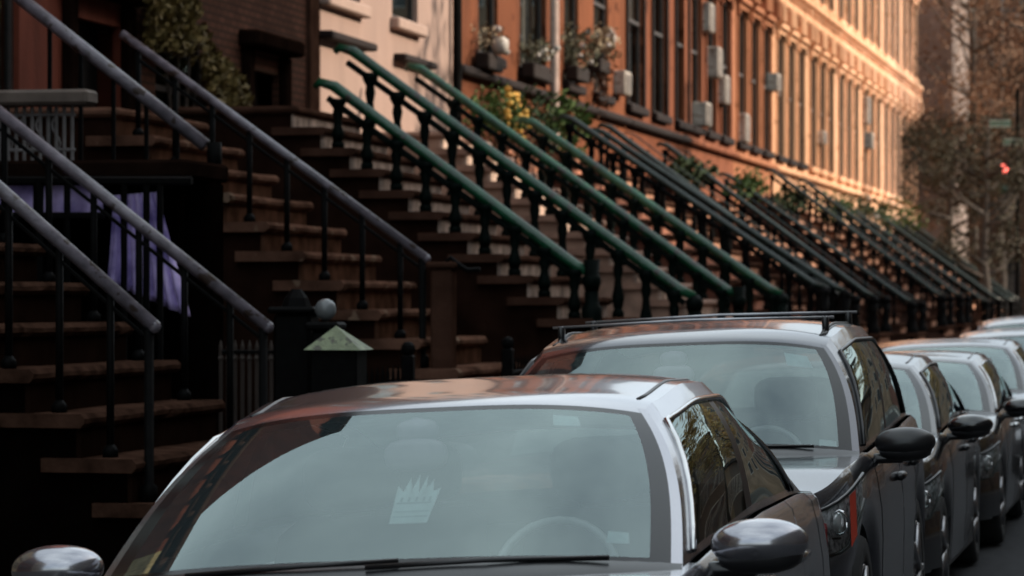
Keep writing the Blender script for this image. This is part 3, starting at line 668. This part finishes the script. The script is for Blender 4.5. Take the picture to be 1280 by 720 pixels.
# traffic light and street signs
tl = thing('traffic_light', 'traffic light showing red among the brown trees', 'traffic light', (tx(1262,110), 110, SW))
c = P(1255,211,Y=110); xp = tx(1272,110)
part('pole', IRON, tl, lambda b: b.tube([(xp,110,SW),(xp,110,c.z+2.6)], [.09,.06], 10).tube([(xp,110,c.z+.7),(c.x-.1,110,c.z+.8)], .035, 6))
hd = part('signal_head', mat('signal housing', (.03,.035,.02), .5), tl, lambda b: b.bbox(c.x-.17,c.x+.17,109.8,110.05,c.z-.85,c.z+.2,.03))
part('red_lamp', emit_mat('red lamp', (1,.16,.12), 3.2), hd, lambda b: b.lathe((c.x,109.79,c.z), [(.15,0),(.15,-.02),(.1,-.05),(.02,-.06)], 14, 'y'), True)
part('amber_lamp', mat('amber lens', (.08,.04,.01), .3), hd, lambda b: b.lathe((c.x,109.79,c.z-.33), [(.12,0),(.12,-.02),(.02,-.05)], 14, 'y'), True)
part('green_lamp', mat('green lens', (.01,.05,.03), .3), hd, lambda b: b.lathe((c.x,109.79,c.z-.66), [(.12,0),(.12,-.02),(.02,-.05)], 14, 'y'), True)
SG = mat('sign green', (.06,.13,.09), .5, var=.15); SWH = mat('sign border', (.35,.42,.38), .6)
for px0, px1, py, lb in ((1236,1263,150,'upper green street name sign'),(1254,1279,173,'lower green street name sign')):
    p = P(px0,py,Y=109.5); q = P(px1,py+9,Y=109.5)
    s = thing('street_sign', lb+' on the pole by the traffic light', 'street sign', (p.x,109.5,q.z))
    part('plate', SG, s, lambda b: b.bbox(p.x,q.x,109.48,109.52,q.z,p.z,.01))
    part('border', SWH, s, lambda b: b.box(p.x+.02,q.x-.02,109.475,109.479,p.z-.05,p.z-.02).box(p.x+.02,q.x-.02,109.475,109.479,q.z+.02,q.z+.05))

# ------------------------------------------------------------------ cars
TYRE = mat('tyre rubber', (.015,.015,.015), .8, var=.2); RIM = mat('alloy rim', (.35,.35,.36), .3, 1.0, var=.1)
TRIM = mat('black plastic trim', (.01,.01,.011), .35, var=.2, spec=.5); FRIT = mat('black glass border', (.008,.009,.01), .12, var=.1, spec=.35)
CHROME = mat('chrome trim', (.6,.6,.6), .12, 1.0, var=.05)
SEAT = mat('grey seat cloth', (.03,.032,.034), .9, var=.2, scale=20); DASH = mat('dashboard plastic', (.07,.075,.075), .6, var=.2)
INT = mat('cabin lining', (.6,.63,.63), .9)
WSH = glass_mat('windshield glass', 2.25, (.9,.97,.96), .035, (.5,.66,.7))  # teal dust film brightens the glass like reflected sky
SGL = glass_mat('side window glass', 1.5, (.16,.16,.15))
LENS = glass_mat('headlight lens', 1.45, (.95,.95,.95)); REFL = mat('headlight reflector', (.06,.06,.065), .25, .0, var=.5, scale=38, col2=(.85,.85,.88))
AMB = mat('orange lamp', (.6,.055,.025), .3, var=.1); STK = mat('pale sticker', (.34,.42,.42), .8, var=.1, scale=30)
PLATE = mat('licence plate', (.6,.55,.3), .5)
def paint(name, c, metal=.6, rough=.28): return mat(name, c, rough, metal, var=.06, scale=400, coat=.7, detail=2)
def lerp(a, b, t): return a+(b-a)*t
def interp(tab, v):
    if v <= tab[0][0]: return tab[0][1]
    for (a, x), (b, y) in zip(tab, tab[1:]):
        if v <= b:
            t = (v-a)/(b-a); t2 = t*t*(3-2*t); return x+(y-x)*(t*.5+t2*.5)
    return tab[-1][1]
def car(label, cx, Y, pm, d, rack=False, stickers=(), zs_=1.0):
    """local frame: x right, y back from the middle of the windshield foot, z up"""
    t = thing('parked_car', label, 'car', (cx, Y, 0), 'cars parked nose first along the kerb')
    def pt(name, m, fn, smooth=True, par=None):
        b = MB(); fn(b); b.v = [(x+cx, y+Y, z) for x, y, z in b.v]; return b.build(name, m, par or t, smooth)
    W = d['W']; yF = d['yF']; yR = d['yR']; zc = d['zc']; xr = d['xr']; crown = d.get('crown', .035)
    ybR = d['ybR']; yr0 = d['yr0']; yr1 = d['yr1']
    hood = d['hood']; wr = d.get('wr', .33); fw, rw = d['fw'], d['rw']
    def w(y):
        a = max(0, 1-(y-yF)/.75); c = max(0, 1-(yR-y)/.6)
        return W*(1-.05*max(0,(y-1.1)/2.4))*(1-.26*a**2.6-.2*c**2.6)*(1-.03*max(0, 1-(y-yF)/1.6))
    def zt(y): return interp(hood, y)
    def bx(y): return .935*w(y)
    def bz(y): return zt(y)-.03
    def zs(y):
        z = .22
        for c in (fw, rw):
            dy = abs(y-c)
            if dy < wr+.06: z = max(z, wr-.02+math.sqrt(max(0,(wr+.06)**2-dy*dy)))
        return z
    ys = []; y = yF
    while y < yR-1e-6: ys.append(y); y += .05
    ys.append(yR)
    def sec(y):
        W_ = w(y); z = zt(y); s = zs(y)
        en = max(0, 1-(y-yF)/.22); er = max(0, 1-(yR-y)/.2)
        drop = .22*en**2+.12*er**2
        z -= drop*.5
        z6 = max(.45, s+.04); z5 = max(.66, s+.07); z4 = max(z-.13, z5+.03)
        return [(0,z),(.3*W_,z-.003),(.58*W_,z-.012),(.83*W_,z-.022),(.935*W_,z-.03),(.965*W_,z-.055),(.985*W_,z4),(1.0*W_,(z4+z5)/2),(W_,z5),(.985*W_,z6),(.96*W_,s)]
    S = [[Vector((p[0], y, p[1])) for p in sec(y)] for y in ys]
    def pan(name, y0, y1, j0, j1, sides=(1,-1), m=pm, full=False):
        for sgn in sides:
            rows = [[Vector((sgn*p.x, p.y, p.z)) for p in r[j0:j1+1]] for r, y in zip(S, ys) if y0-1e-6 <= y <= y1+1e-6]
            if sgn < 0 or full: pass
            pt(name, m, lambda b: b.grid(rows))
    cowl = .26
    def both(b, y0, y1, j1):
        b.grid([[Vector((-p.x, p.y, p.z)) for p in reversed(r[1:j1+1])]+r[:j1+1] for r, y in zip(S, ys) if y0-1e-6 <= y <= y1+1e-6])
    hy0 = yF+.16
    pt('hood', pm, lambda b: both(b, hy0, cowl+.0, 4))
    def bodyf(b):
        both(b, ybR-.15, yR, 10)
        r = S[-1]; b.poly([p for p in r]+[Vector((-p.x,p.y,p.z)) for p in reversed(r[1:])])
    pt('body', pm, bodyf)
    def front(b):
        both(b, yF, hy0+.05, 4)
        r = S[0]; b.poly([p for p in r]+[Vector((-p.x,p.y,p.z)) for p in reversed(r[1:])])
    pt('front_panel', pm, front)
    pan('front_wing', yF, d['dr'][0]+.05, 4, 10); pan('rear_wing', d['dr'][2], ybR-.1, 4, 10)
    for sgn in (1,-1):
        for a, c in ((d['dr'][0], d['dr'][1]), (d['dr'][1], d['dr'][2])):
            rows = [[Vector((sgn*(p.x+.002), p.y, p.z)) for p in r[4:11]] for r, y in zip(S, ys) if a+.0-1e-6 <= y <= c+.051]
            rows[0] = [p+Vector((0,.008,0)) for p in rows[0]]; rows[-1] = [p-Vector((0,.045,0)) for p in rows[-1]]
            dd = pt('door', pm, lambda b: b.grid(rows))
            yh_ = c-.16; pt('handle', CHROME if d.get('chrome') else TRIM, lambda b: b.bbox(min(sgn*w(yh_)*.985,sgn*(w(yh_)+.03)), max(sgn*w(yh_)*.985,sgn*(w(yh_)+.03)), yh_-.09, yh_+.09, zt(yh_)-.21, zt(yh_)-.175, .012), True, dd)
    # ---- greenhouse
    redge = d['redge']   # table y -> z of roof edge
    cb, cr = d.get('cb', .16), d.get('cr', .07)
    NS = 34; NF = 14; MT = 12
    ys0, ys1 = cb, ybR
    def sidep(s, tt):
        yb = lerp(ys0, ys1, s); yr = lerp(yr0, yr1, s)
        pb = Vector((bx(yb)-.02, yb, bz(yb))); xrr = xr*(1-.1*max(0,(s-.5)/.5)**2 - .05*(1-s)**4)
        pr = Vector((xrr, yr, interp(redge, yr)))
        p = pb.lerp(pr, tt); p.x += d.get('bul', .05)*4*tt*(1-tt)*.5 + .03*tt*tt*(1-tt)*4
        return p
    def frontp(a, tt):
        e = sidep(0, tt); c0 = Vector((0, 0, zt(0)+.012)); c1 = Vector((0, yr0-cr, interp(redge, yr0)+crown))
        q = c0.lerp(c1, tt); q.z += .022*4*tt*(1-tt); aa = abs(a)
        return Vector((e.x*a, lerp(q.y, e.y, aa**3.2), lerp(q.z, e.z, aa**3.2)))
    def rearp(a, tt):
        e = sidep(1, tt); aa = abs(a); dyb = .1; dyr = .05
        return Vector((e.x*a, e.y+lerp(dyb, dyr, tt)*(1-aa**3.2), e.z+lerp(.02, crown, tt)*(1-aa**3.2)+.02*4*tt*(1-tt)*(1-aa)))
    al = [-1+2*i/(2*NF) for i in range(2*NF+1)]; tl_ = [i/MT for i in range(MT+1)]
    wf = [[frontp(a, x) for a in al] for x in tl_]
    def sel(rows, keep):
        return lambda b: b.grid(rows, skip=lambda i, j: not keep(i, j))
    J = 2*NF
    # windshield as three sheets: glass, border, body
    au = [-.9+1.8*i/24 for i in range(25)]; tu = [.05+.88*i/12 for i in range(13)]
    ws = pt('windshield', WSH, lambda b: b.grid([[frontp(a, x) for a in au] for x in tu]))
    fr_a = [-.965,-.9]+[-.9+1.8*i/24 for i in range(1,25)]+[.965]; fr_t = [.0,.05]+[.05+.88*i/12 for i in range(1,13)]+[.965]
    pt('border', FRIT, lambda b: b.grid([[frontp(a, x) for a in fr_a] for x in fr_t], skip=lambda i, j: 0 < i < 13 and 0 < j < len(fr_a)-2), True, ws)
    # roof, header and pillars in body colour
    def rf(b):
        ss = [i/20 for i in range(21)]; aa = [-1+i/10 for i in range(21)]
        rows = [[frontp(a, .965) for a in aa]]
        for s in ss:
            row = []
            for a in aa:
                e = sidep(s, 1); k = 1-abs(a)**3.2
                row.append(Vector((e.x*a, e.y-cr*k*(1-s)**3+.05*k*s**3, e.z+crown*k)))
            rows.append(row)
        b.grid(rows)
    pt('roof', pm, rf)
    gs = d['gs']; t0, t1 = .06, d.get('t1', .88)
    for sgn in (1,-1):
        def sp(s, x): p = sidep(s, x); return Vector((sgn*p.x, p.y, p.z))
        def pil(b):
            sA = [0,gs[0]]; 
            # sheet helper
            def sheet(sa, sb, ta, tb, ns, nt): b.grid([[sp(lerp(sa,sb,i/ns), lerp(ta,tb,j/nt)) for i in range(ns+1)] for j in range(nt+1)])
            sheet(0, gs[0], 0, 1, 2, 12); sheet(gs[3], 1, 0, 1, 5, 12)
            sheet(gs[0], gs[3], t1, 1, 24, 3); sheet(gs[0], gs[3], 0, t0, 24, 1)
            b.grid([[Vector((sgn*frontp(a, x).x, frontp(a, x).y, frontp(a, x).z)) for a in (.965,1)] for x in tl_])
        pt('pillar', pm, pil)
        pt('centre_pillar', TRIM, lambda b: b.grid([[sp(lerp(gs[1],gs[2],i/2), lerp(t0,t1,j/10)) for i in range(3)] for j in range(11)]))
        for a, c in ((gs[0],gs[1]),(gs[2],gs[3])):
            pt('side_window', SGL, lambda b: b.grid([[sp(lerp(a,c,i/12), lerp(t0,t1,j/10)) for i in range(13)] for j in range(11)]))
        path = [sp(gs[0], t0), *[sp(gs[0], lerp(t0,t1,j/6)) for j in range(1,6)], *[sp(lerp(gs[0],gs[3],i/24), t1) for i in range(25)], *[sp(gs[3], lerp(t1,t0,j/6)) for j in range(1,7)]]
        path = [p+Vector((sgn*.006,0,0)) for p in path]
        pt('window_trim', CHROME if d.get('chrome') else TRIM, lambda b: b.tube(path, .009, 6))
        # side mirror
        my = d.get('my', .36); mx = sgn*(W+.09); mz = zt(my)+d.get('mz', .0)
        pr = pt('side_mirror', pm if d.get('mpaint', True) else TRIM, lambda b: b.ell((mx, my, mz), .128, .085, .064, 24, 14, .95))
        pt('mirror_base', TRIM, lambda b: b.bbox(min(sgn*(W-.1), mx), max(sgn*(W-.1), mx), my-.03, my+.05, mz-.085, mz-.045, .015).ell((mx, my, mz-.035), .112,.07,.045,18,8,.85), True, pr)
        pt('mirror_glass', mat('mirror glass', (.6,.6,.6), .03, 1.0, var=.02), lambda b: b.ell((mx, my+.074, mz), .1,.012,.045,16,6,.85), True, pr)
    aR = [-.88+1.76*i/16 for i in range(17)]
    rw_ = pt('rear_window', SGL, lambda b: b.grid([[rearp(a, x) for a in aR] for x in [.08+.8*i/8 for i in range(9)]]))
    a2 = [-1,-.88]+aR[1:]+[1]; x2 = [0,.08]+[.08+.8*i/8 for i in range(1,9)]+[1]
    pt('rear_border', pm, lambda b: b.grid([[rearp(a, x) for a in a2] for x in x2], skip=lambda i, j: 0 < i < 9 and 0 < j < len(a2)-2), True, rw_)
    # roof ditch mouldings
    for sgn in (1,-1):
        rp = []
        for s in [i/16 for i in range(17)]:
            e = sidep(s, 1); a = .93; k = 1-a**3.2; rp.append(Vector((sgn*e.x*a, e.y-cr*k*(1-s)**3, e.z+crown*k+.002)))
        pt('roof_moulding', TRIM, lambda b: b.tube([p-Vector((0,0,.006)) for p in rp[1:]], .008, 6))
    # wheels
    for yc in (fw, rw):
        for sgn in (1,-1):
            xo = sgn*(w(yc)-.02)
            tp_ = [(wr-.12,-.2),(wr-.02,-.2),(wr,-.17),(wr,-.03),(wr-.02,0),(wr-.11,0),(wr-.12,-.02)]
            wl = pt('wheel', TYRE, lambda b: b.lathe((xo, yc, wr), [(r, sgn*h) for r, h in tp_], 28, 'x'))
            def rim(b):
                b.lathe((xo-sgn*.03, yc, wr), [(wr-.12,0),(wr-.13,-sgn*.03),(.03,-sgn*.05)], 24, 'x'); b.lathe((xo-sgn*.01, yc, wr), [(.06,-sgn*.03),(.06,0),(.02,sgn*.005)], 12, 'x')
                for k in range(5):
                    an = 2*PI*k/5; b.tube([(xo-sgn*.012, yc, wr), (xo-sgn*.012, yc+math.cos(an)*(wr-.13), wr+math.sin(an)*(wr-.13))], [.03,.02], 6)
                b.lathe((xo-sgn*.004, yc, wr), [(wr-.125,-sgn*.02),(wr-.125,0),(wr-.14,0),(wr-.14,-sgn*.02)], 28, 'x')
            pt('rim', RIM, rim, True, wl)
    pt('underbody', TRIM, lambda b: b.box(-W*.8, W*.8, yF+.15, yR-.15, .2, .5).box(-W*.55, W*.55, yF+.05, yR-.05, .3, .62), False)
    pt('sill_trim', TRIM, lambda b: b.box(-W*.95, -W*.85, fw+wr+.1, rw-wr-.1, .19, .3).box(W*.85, W*.95, fw+wr+.1, rw-wr-.1, .19, .3), False)
    # front end
    zf = zt(yF+.1)
    def nose(x): # y of front surface at lateral x
        for y_, r in zip(ys, S):
            if r[8].x >= abs(x): return y_
        return yF
    gsz = d.get('grille', .32)
    pt('bumper', pm, lambda b: b.grid([[Vector((x, nose(x*.985)-bulge, z)) for x in [W*.97*(-1+i/12) for i in range(25)]] for z, bulge in ((.24,.0),(.32,.05),(.44,.07),(.5,.05),(.56,.01))]))
    pt('grille', TRIM, lambda b: [b.bbox(-gsz, gsz, yF-.035, yF+.0, zf-.24+k*.035, zf-.225+k*.035, .004) for k in range(5)]+[b.box(-gsz, gsz, yF-.012, yF-.002, zf-.27, zf-.06)], False)
    pt('licence_plate', PLATE, lambda b: b.bbox(-.15, .15, yF-.09, yF-.075, .42, .54, .004), False)
    for sgn in (1,-1):
        # headlight: wraps round the corner between grille and wing
        rows = []
        hz = zt(yF+.35)
        for j in range(5):
            v = j/4; row = []
            for i in range(11):
                u_ = i/10; yy = yF+.0+u_**1.5*d.get('hl', .5); xx = w(yy)*lerp(.64, 1.003, min(1, u_*2.0)**.7)
                top = zt(yy)-lerp(.1, .1, u_)-.01; bot = top-lerp(.13,.2, min(1,u_*1.6))*(1-.5*max(0,u_-.7)/.3)
                row.append(Vector((sgn*(xx+.008), yy-.02*(1-u_), lerp(bot, top, v)+(.06*u_ if d.get('suv') else 0))))
            rows.append(row)
        hl = pt('headlight', REFL, lambda b: b.grid(rows))
        WB = mat('bright lamp reflector bowl', (.85,.85,.86), .15, .3, var=.1, scale=20)
        for i_, rr_, dz_ in ((2,.045,0),(4,.05,.01),(6,.042,.02)):
            pt('lamp_bulb', WB, lambda b: b.ell(rows[2][i_]+Vector((sgn*-.004,-.004,dz_)), rr_*.7,.03,rr_,14,8), True, hl)
            pt('bulb_ring', CHROME, lambda b: b.tube([rows[2][i_]+Vector((sgn*.01+math.cos(q_*PI/6)*rr_*.75,-.02,dz_+math.sin(q_*PI/6)*rr_*1.1)) for q_ in range(13)], .006, 5), True, hl)
        pt('lens', LENS, lambda b: b.grid([[p+Vector((sgn*.02,-.015,0)) for p in r] for r in rows]), True, hl)
        pt('indicator', AMB if rack else LENS, lambda b: b.grid([[p+Vector((sgn*.023,-.016,0)) for p in [r[7].lerp(r[6],.1), r[7].lerp(r[8],.75)]] for r in rows]), True, hl)
        pt('lamp_bezel', TRIM, lambda b: b.tube([p+Vector((sgn*.004,0,0)) for p in rows[0]], .008, 5).tube([p+Vector((sgn*.004,0,0)) for p in rows[-1]], .008, 5).tube([lerp(rows[2][3],rows[2][3],0)+Vector((sgn*.01,-.01,.04)), rows[2][6]+Vector((sgn*.01,-.005,-.04))], .006, 5), True, hl)
        def tailf(b): b.grid([[Vector((sgn*(w(y_)+.006), y_, z)) for y_ in [yR-.3+.06*i for i in range(6)]] for z in (zt(yR-.2)-.3, zt(yR-.2)-.2, zt(yR-.2)-.1)])
        pt('tail_light', mat('red tail lamp', (.35,.01,.01), .2), tailf)
        pt('wiper', TRIM, lambda b: b.tube([frontp(.0 if sgn > 0 else -.62, .0)+Vector((0,-.03,.01)), frontp(.38 if sgn > 0 else -.22, .012)+Vector((0,-.015,.012)), frontp(.78 if sgn > 0 else .1, .02)+Vector((0,-.01,.012))], .007, 6))
    pt('cowl_panel', TRIM, lambda b: b.grid([[frontp(a, 0)+Vector((0,-.09,-.028)) for a in al],[frontp(a, 0)+Vector((0,-.045,-.004)) for a in al],[frontp(a, .03)+Vector((0,.01,.002)) for a in al]]))
    # interior
    zb_ = zt(0)
    pt('dashboard', DASH, lambda b: b.grid([[Vector((x, y_, z-.03*abs(x/W)**2)) for x in [W*.84*(-1+i/8) for i in range(17)]] for y_, z in ((.12,zb_-.02),(.3,zb_+.0),(.5,zb_-.0),(.6,zb_-.05),(.63,zb_-.25))]))
    pt('cabin_floor', INT, lambda b: b.box(-W*.82, W*.82, .5, ybR, .3, .34).box(-W*.9, -W*.86, .3, ybR, .34, zb_-.08).box(W*.86, W*.9, .3, ybR, .34, zb_-.08), False)
    pt('headliner', INT, lambda b: b.grid([[Vector((sidep(s,1).x*.97*a, sidep(s,1).y-cr*(1-abs(a)**2.2)*(1-s)**3, sidep(s,1).z+crown*(1-abs(a)**2.2)-.03)) for a in (-1,-.6,-.2,.2,.6,1)] for s in [i/8 for i in range(9)]]))
    zr_ = interp(redge, yr0)
    for xs in (-.37,.37):
        for yy_, hh in ((1.15,0),(2.0,-.02)):
            if yy_ > ybR-.3: continue
            top = min(zb_+.08, interp(redge, yy_)-.3)+hh
            st = pt('seat', SEAT, lambda b: b.bbox(xs-.24, xs+.24, yy_-.45, yy_+.05, .5, .62, .05).grid([[Vector((xs+sx_*wd, yy_+ty-.03*(1-abs(sx_)), z)) for sx_ in (-1,-.8,0,.8,1)] for z, wd, ty in ((.6,.24,.0),(.8,.25,.05),(top-.05,.22,.14),(top,.16,.16),(top,.16,.24),(.6,.24,.12))]))
            pt('headrest', SEAT, lambda b: b.ell((xs, yy_+.17, top+.11), .145,.06,.095,16,10,.6).tube([(xs-.06,yy_+.17,top-.03),(xs-.06,yy_+.17,top+.04)],.008,5).tube([(xs+.06,yy_+.17,top-.03),(xs+.06,yy_+.17,top+.04)],.008,5), True, st)
    def swf(b):
        cpt = Vector((.34, .74, zb_-.08)); pts = []
        for k in range(29):
            an = 2*PI*k/28; pts.append(cpt+Vector((math.cos(an)*.17, math.sin(an)*.07, math.sin(an)*.155)))
        b.tube(pts, .012, 8); b.ell(cpt, .07,.03,.055)
        for an in (PI, 0, -PI/2): b.tube([cpt, cpt+Vector((math.cos(an)*.18, math.sin(an)*.07, math.sin(an)*.165))], .016, 6)
    pt('steering_wheel', mat('pale wheel leather', (.3,.32,.32), .5), swf)
    mc = frontp(0, .74)+Vector((-.02,.09,-.05))
    pt('rear_view_mirror', mat('mirror housing', (.3,.24,.29), .5), lambda b: b.ell(mc, .09,.025,.045,18,8,.7).tube([mc, frontp(0,.9)+Vector((-.02,.01,-.012))], .02, 6).ell(frontp(0,.86)+Vector((-.02,.03,-.03)), .06,.04,.035,12,8,.7))
    for kind, a, x, sz in stickers:
        o = frontp(a, x); du = (frontp(a+.02, x)-o).normalized(); dv = (frontp(a, x+.02)-o).normalized(); nn = du.cross(dv).normalized()*-.004
        if nn.y < 0: nn = -nn
        def L(u_, v_): return o+du*u_*sz+dv*v_*sz*(2.1 if kind == 'crown' else 1.3)+nn*1.2
        if kind == 'crown':
            pts = [(-.5,-.55),(.5,-.55),(.6,.28),(.42,.2),(.34,.5),(.24,.16),(.14,.6),(.04,.14),(-.08,.62),(-.18,.16),(-.3,.55),(-.38,.2),(-.58,.36)]
            pt('crown_sticker', STK, lambda b: [b.poly([L(0,-.1), L(*pts[i]), L(*pts[(i+1) % len(pts)])]) for i in range(len(pts))], False, ws)
            pt('sticker_band', mat('sticker print', (.22,.3,.31), .8), lambda b: [b.quad(*[L(u_, v_)+nn*-.4 for u_, v_ in ((-.46,y_),(.46,y_),(.47,y_+.035),(-.47,y_+.035))]) for y_ in (-.42,-.3,-.1)]+[b.quad(*[L(u_, v_)+nn*-.4 for u_, v_ in ((x_,-.05),(x_+.08,-.05),(x_+.07,.06),(x_+.01,.06))]) for x_ in (-.4,-.2,0,.2,.36)], False, ws)
        else:
            pt('sticker', STK, lambda b: b.quad(L(-.5,-.35), L(.5,-.35), L(.45,.3), L(-.45,.35)), False, ws)
    if rack:
        for sgn in (1,-1):
            rp = []
            for s in [.06+.8*i/12 for i in range(13)]:
                e = sidep(s, 1); rp.append(Vector((sgn*e.x*.92, e.y, e.z+crown*.15+(.035 if .07 < s < .85 else .0))))
            rr = pt('roof_rail', TRIM, lambda b: b.tube([p-Vector((0,0,.025)) for p in rp], .006, 6))
            for s in (.16,.6):
                e = sidep(s,1); pt('bracket', TRIM, lambda b: b.bbox(sgn*e.x*.92-.014, sgn*e.x*.92+.014, e.y-.03, e.y+.03, e.z+.0, e.z+.074, .008), True, rr)
        for s in (.16,.6):
            e = sidep(s,1); pt('crossbar', mat('grey crossbar', (.4,.4,.42), .35, .8), lambda b: b.tube([(-e.x*.98, e.y, e.z+.068), (0, e.y, e.z+.08), (e.x*.98, e.y, e.z+.068)], .0065, 8))
    t.location.z = .1*(1-((cx-1.75)/4.85)**2); t.rotation_euler[1] = rad(-2.9 if Y < 10 else -2.3); t.scale[2] = zs_
    return t
sedan = dict(W=.86, yF=-1.05, yR=3.6, zc=1.07, xr=.62, ybR=3.0, yr0=.86, yr1=2.4, fw=-.25, rw=2.6, wr=.32, dr=(.2,1.3,2.25),
    hood=[(-1.05,.7),(-.9,.82),(-.5,.9),(0,.985),(.6,1.02),(1.6,1.045),(2.6,1.04),(3.2,1.02),(3.35,.97)],
    redge=[(.8,1.34),(.95,1.37),(1.35,1.41),(1.75,1.405),(2.15,1.335),(2.5,1.225)], gs=(.05,.45,.5,.9), crown=.045, chrome=True)
suv = dict(W=.89, yF=-1.15, yR=3.3, zc=1.12, xr=.66, ybR=2.95, yr0=.72, yr1=2.75, fw=-.3, rw=2.4, wr=.36, dr=(.2,1.2,2.1),
    hood=[(-1.15,.82),(-.95,.94),(-.5,1.02),(0,1.04),(1,1.07),(3,1.12),(3.3,1.07)],
    redge=[(.7,1.46),(.85,1.5),(1.3,1.54),(2.0,1.535),(2.6,1.49),(2.9,1.41)], gs=(.05,.42,.46,.88), crown=.05, suv=True, hl=.62, mpaint=False)
P1 = paint('graphite metallic paint', (.34,.34,.37), .9, .2); P2 = paint('dark grey metallic paint', (.085,.087,.1), .8, .22)
PB = paint('black paint', (.004,.004,.005), 0, .2); PS = paint('silver grey paint', (.3,.3,.31), .7, .3); PN = paint('midnight blue paint', (.01,.012,.025), .2, .2)
car('silver grey sedan nearest the camera, crown sticker on its windshield', -2.0, 8.25, P1, sedan, stickers=(('crown',.085,.36,.1),('tag',.62,.86,.075),('tag',.8,.16,.06)))
car('dark grey crossover with roof bars, second in the parked row', -2.13, 13.75, P2, suv, rack=True, stickers=(('tag',.75,.8,.11),('tag',.85,.06,.08)))
import copy as cp
def v(base, **k): d = dict(base); d.update(k); return d
car('black sedan third in the parked row, partly hidden by the crossover', -2.15, 18.6, PB, v(sedan, mpaint=True, chrome=False), zs_=.94)
car('black car fourth in the parked row, just beyond the low black one', -2.1, 23.2, PB, v(sedan), zs_=.9)
car('dark blue car fifth in the row', -2.1, 27.8, PN, v(sedan), zs_=.93)
car('silver grey car sixth in the row, its pale hood at the right edge', -1.6, 32.6, PS, v(suv), zs_=.88)
car('pale roofed car seventh in the row at the right edge', -1.72, 38.2, PS, v(suv), zs_=.94)
car('farthest dark car of the parked row', -2.0, 43.8, PB, v(sedan))

# ------------------------------------------------------------------ light
el, az = 28.0, None
sv = Vector((.92*math.cos(rad(el)), .39*math.cos(rad(el)), math.sin(rad(el)))).normalized()
sun = bpy.data.objects.new('sun', bpy.data.lights.new('sun', 'SUN')); C.objects.link(sun)
sun.data.energy = 4.9; sun.data.angle = rad(.5); sun.data.color = (1, .86, .7)
sun.rotation_euler = (-sv).to_track_quat('-Z', 'Y').to_euler()
sun.location = (0,0,40)
w = bpy.data.worlds.new('World'); bpy.context.scene.world = w; w.use_nodes = True; nt = w.node_tree
sky = nt.nodes.new('ShaderNodeTexSky'); sky.sky_type = 'NISHITA'; sky.sun_disc = False; sky.sun_elevation = rad(el)
sky.sun_rotation = math.atan2(sv.x, sv.y); sky.dust_density = 4; sky.air_density = 1.0
bg = nt.nodes['Background']; bg.inputs[1].default_value = .14
# thin high cloud veils
tc = nt.nodes.new('ShaderNodeTexCoord'); nz = nt.nodes.new('ShaderNodeTexNoise'); nz.inputs['Scale'].default_value = 2.2; nz.inputs['Detail'].default_value = 7
nt.links.new(tc.outputs['Generated'], nz.inputs['Vector'])
cr_ = nt.nodes.new('ShaderNodeValToRGB'); cr_.color_ramp.elements[0].position = .35; cr_.color_ramp.elements[1].position = .7
cr_.color_ramp.elements[0].color = (.2,.2,.2,1); cr_.color_ramp.elements[1].color = (.6,.6,.6,1)
nt.links.new(nz.outputs[0], cr_.inputs[0])
mx = nt.nodes.new('ShaderNodeMixRGB'); mx.inputs[2].default_value = (14,15.4,15.6,1)
nt.links.new(cr_.outputs[0], mx.inputs[0]); nt.links.new(sky.outputs[0], mx.inputs[1]); nt.links.new(mx.outputs[0], bg.inputs[0])

# ------------------------------------------------------------------ camera
cam = bpy.data.objects.new('camera', bpy.data.cameras.new('camera')); C.objects.link(cam)
cam.location = (0,0,H); cam.rotation_euler = (rad(90), 0, PHI)
cam.data.sensor_width = 36; cam.data.lens = F/1280*36; cam.data.shift_y = (YH-360)/1280
cam.data.clip_start = .1; cam.data.clip_end = 2000
cam.data.dof.use_dof = True; cam.data.dof.focus_distance = 11.5; cam.data.dof.aperture_fstop = 6.3
sc = bpy.context.scene; sc.camera = cam
sc.view_settings.view_transform = 'Standard'; sc.view_settings.look = 'None'; sc.view_settings.exposure = .3; sc.view_settings.gamma = 1
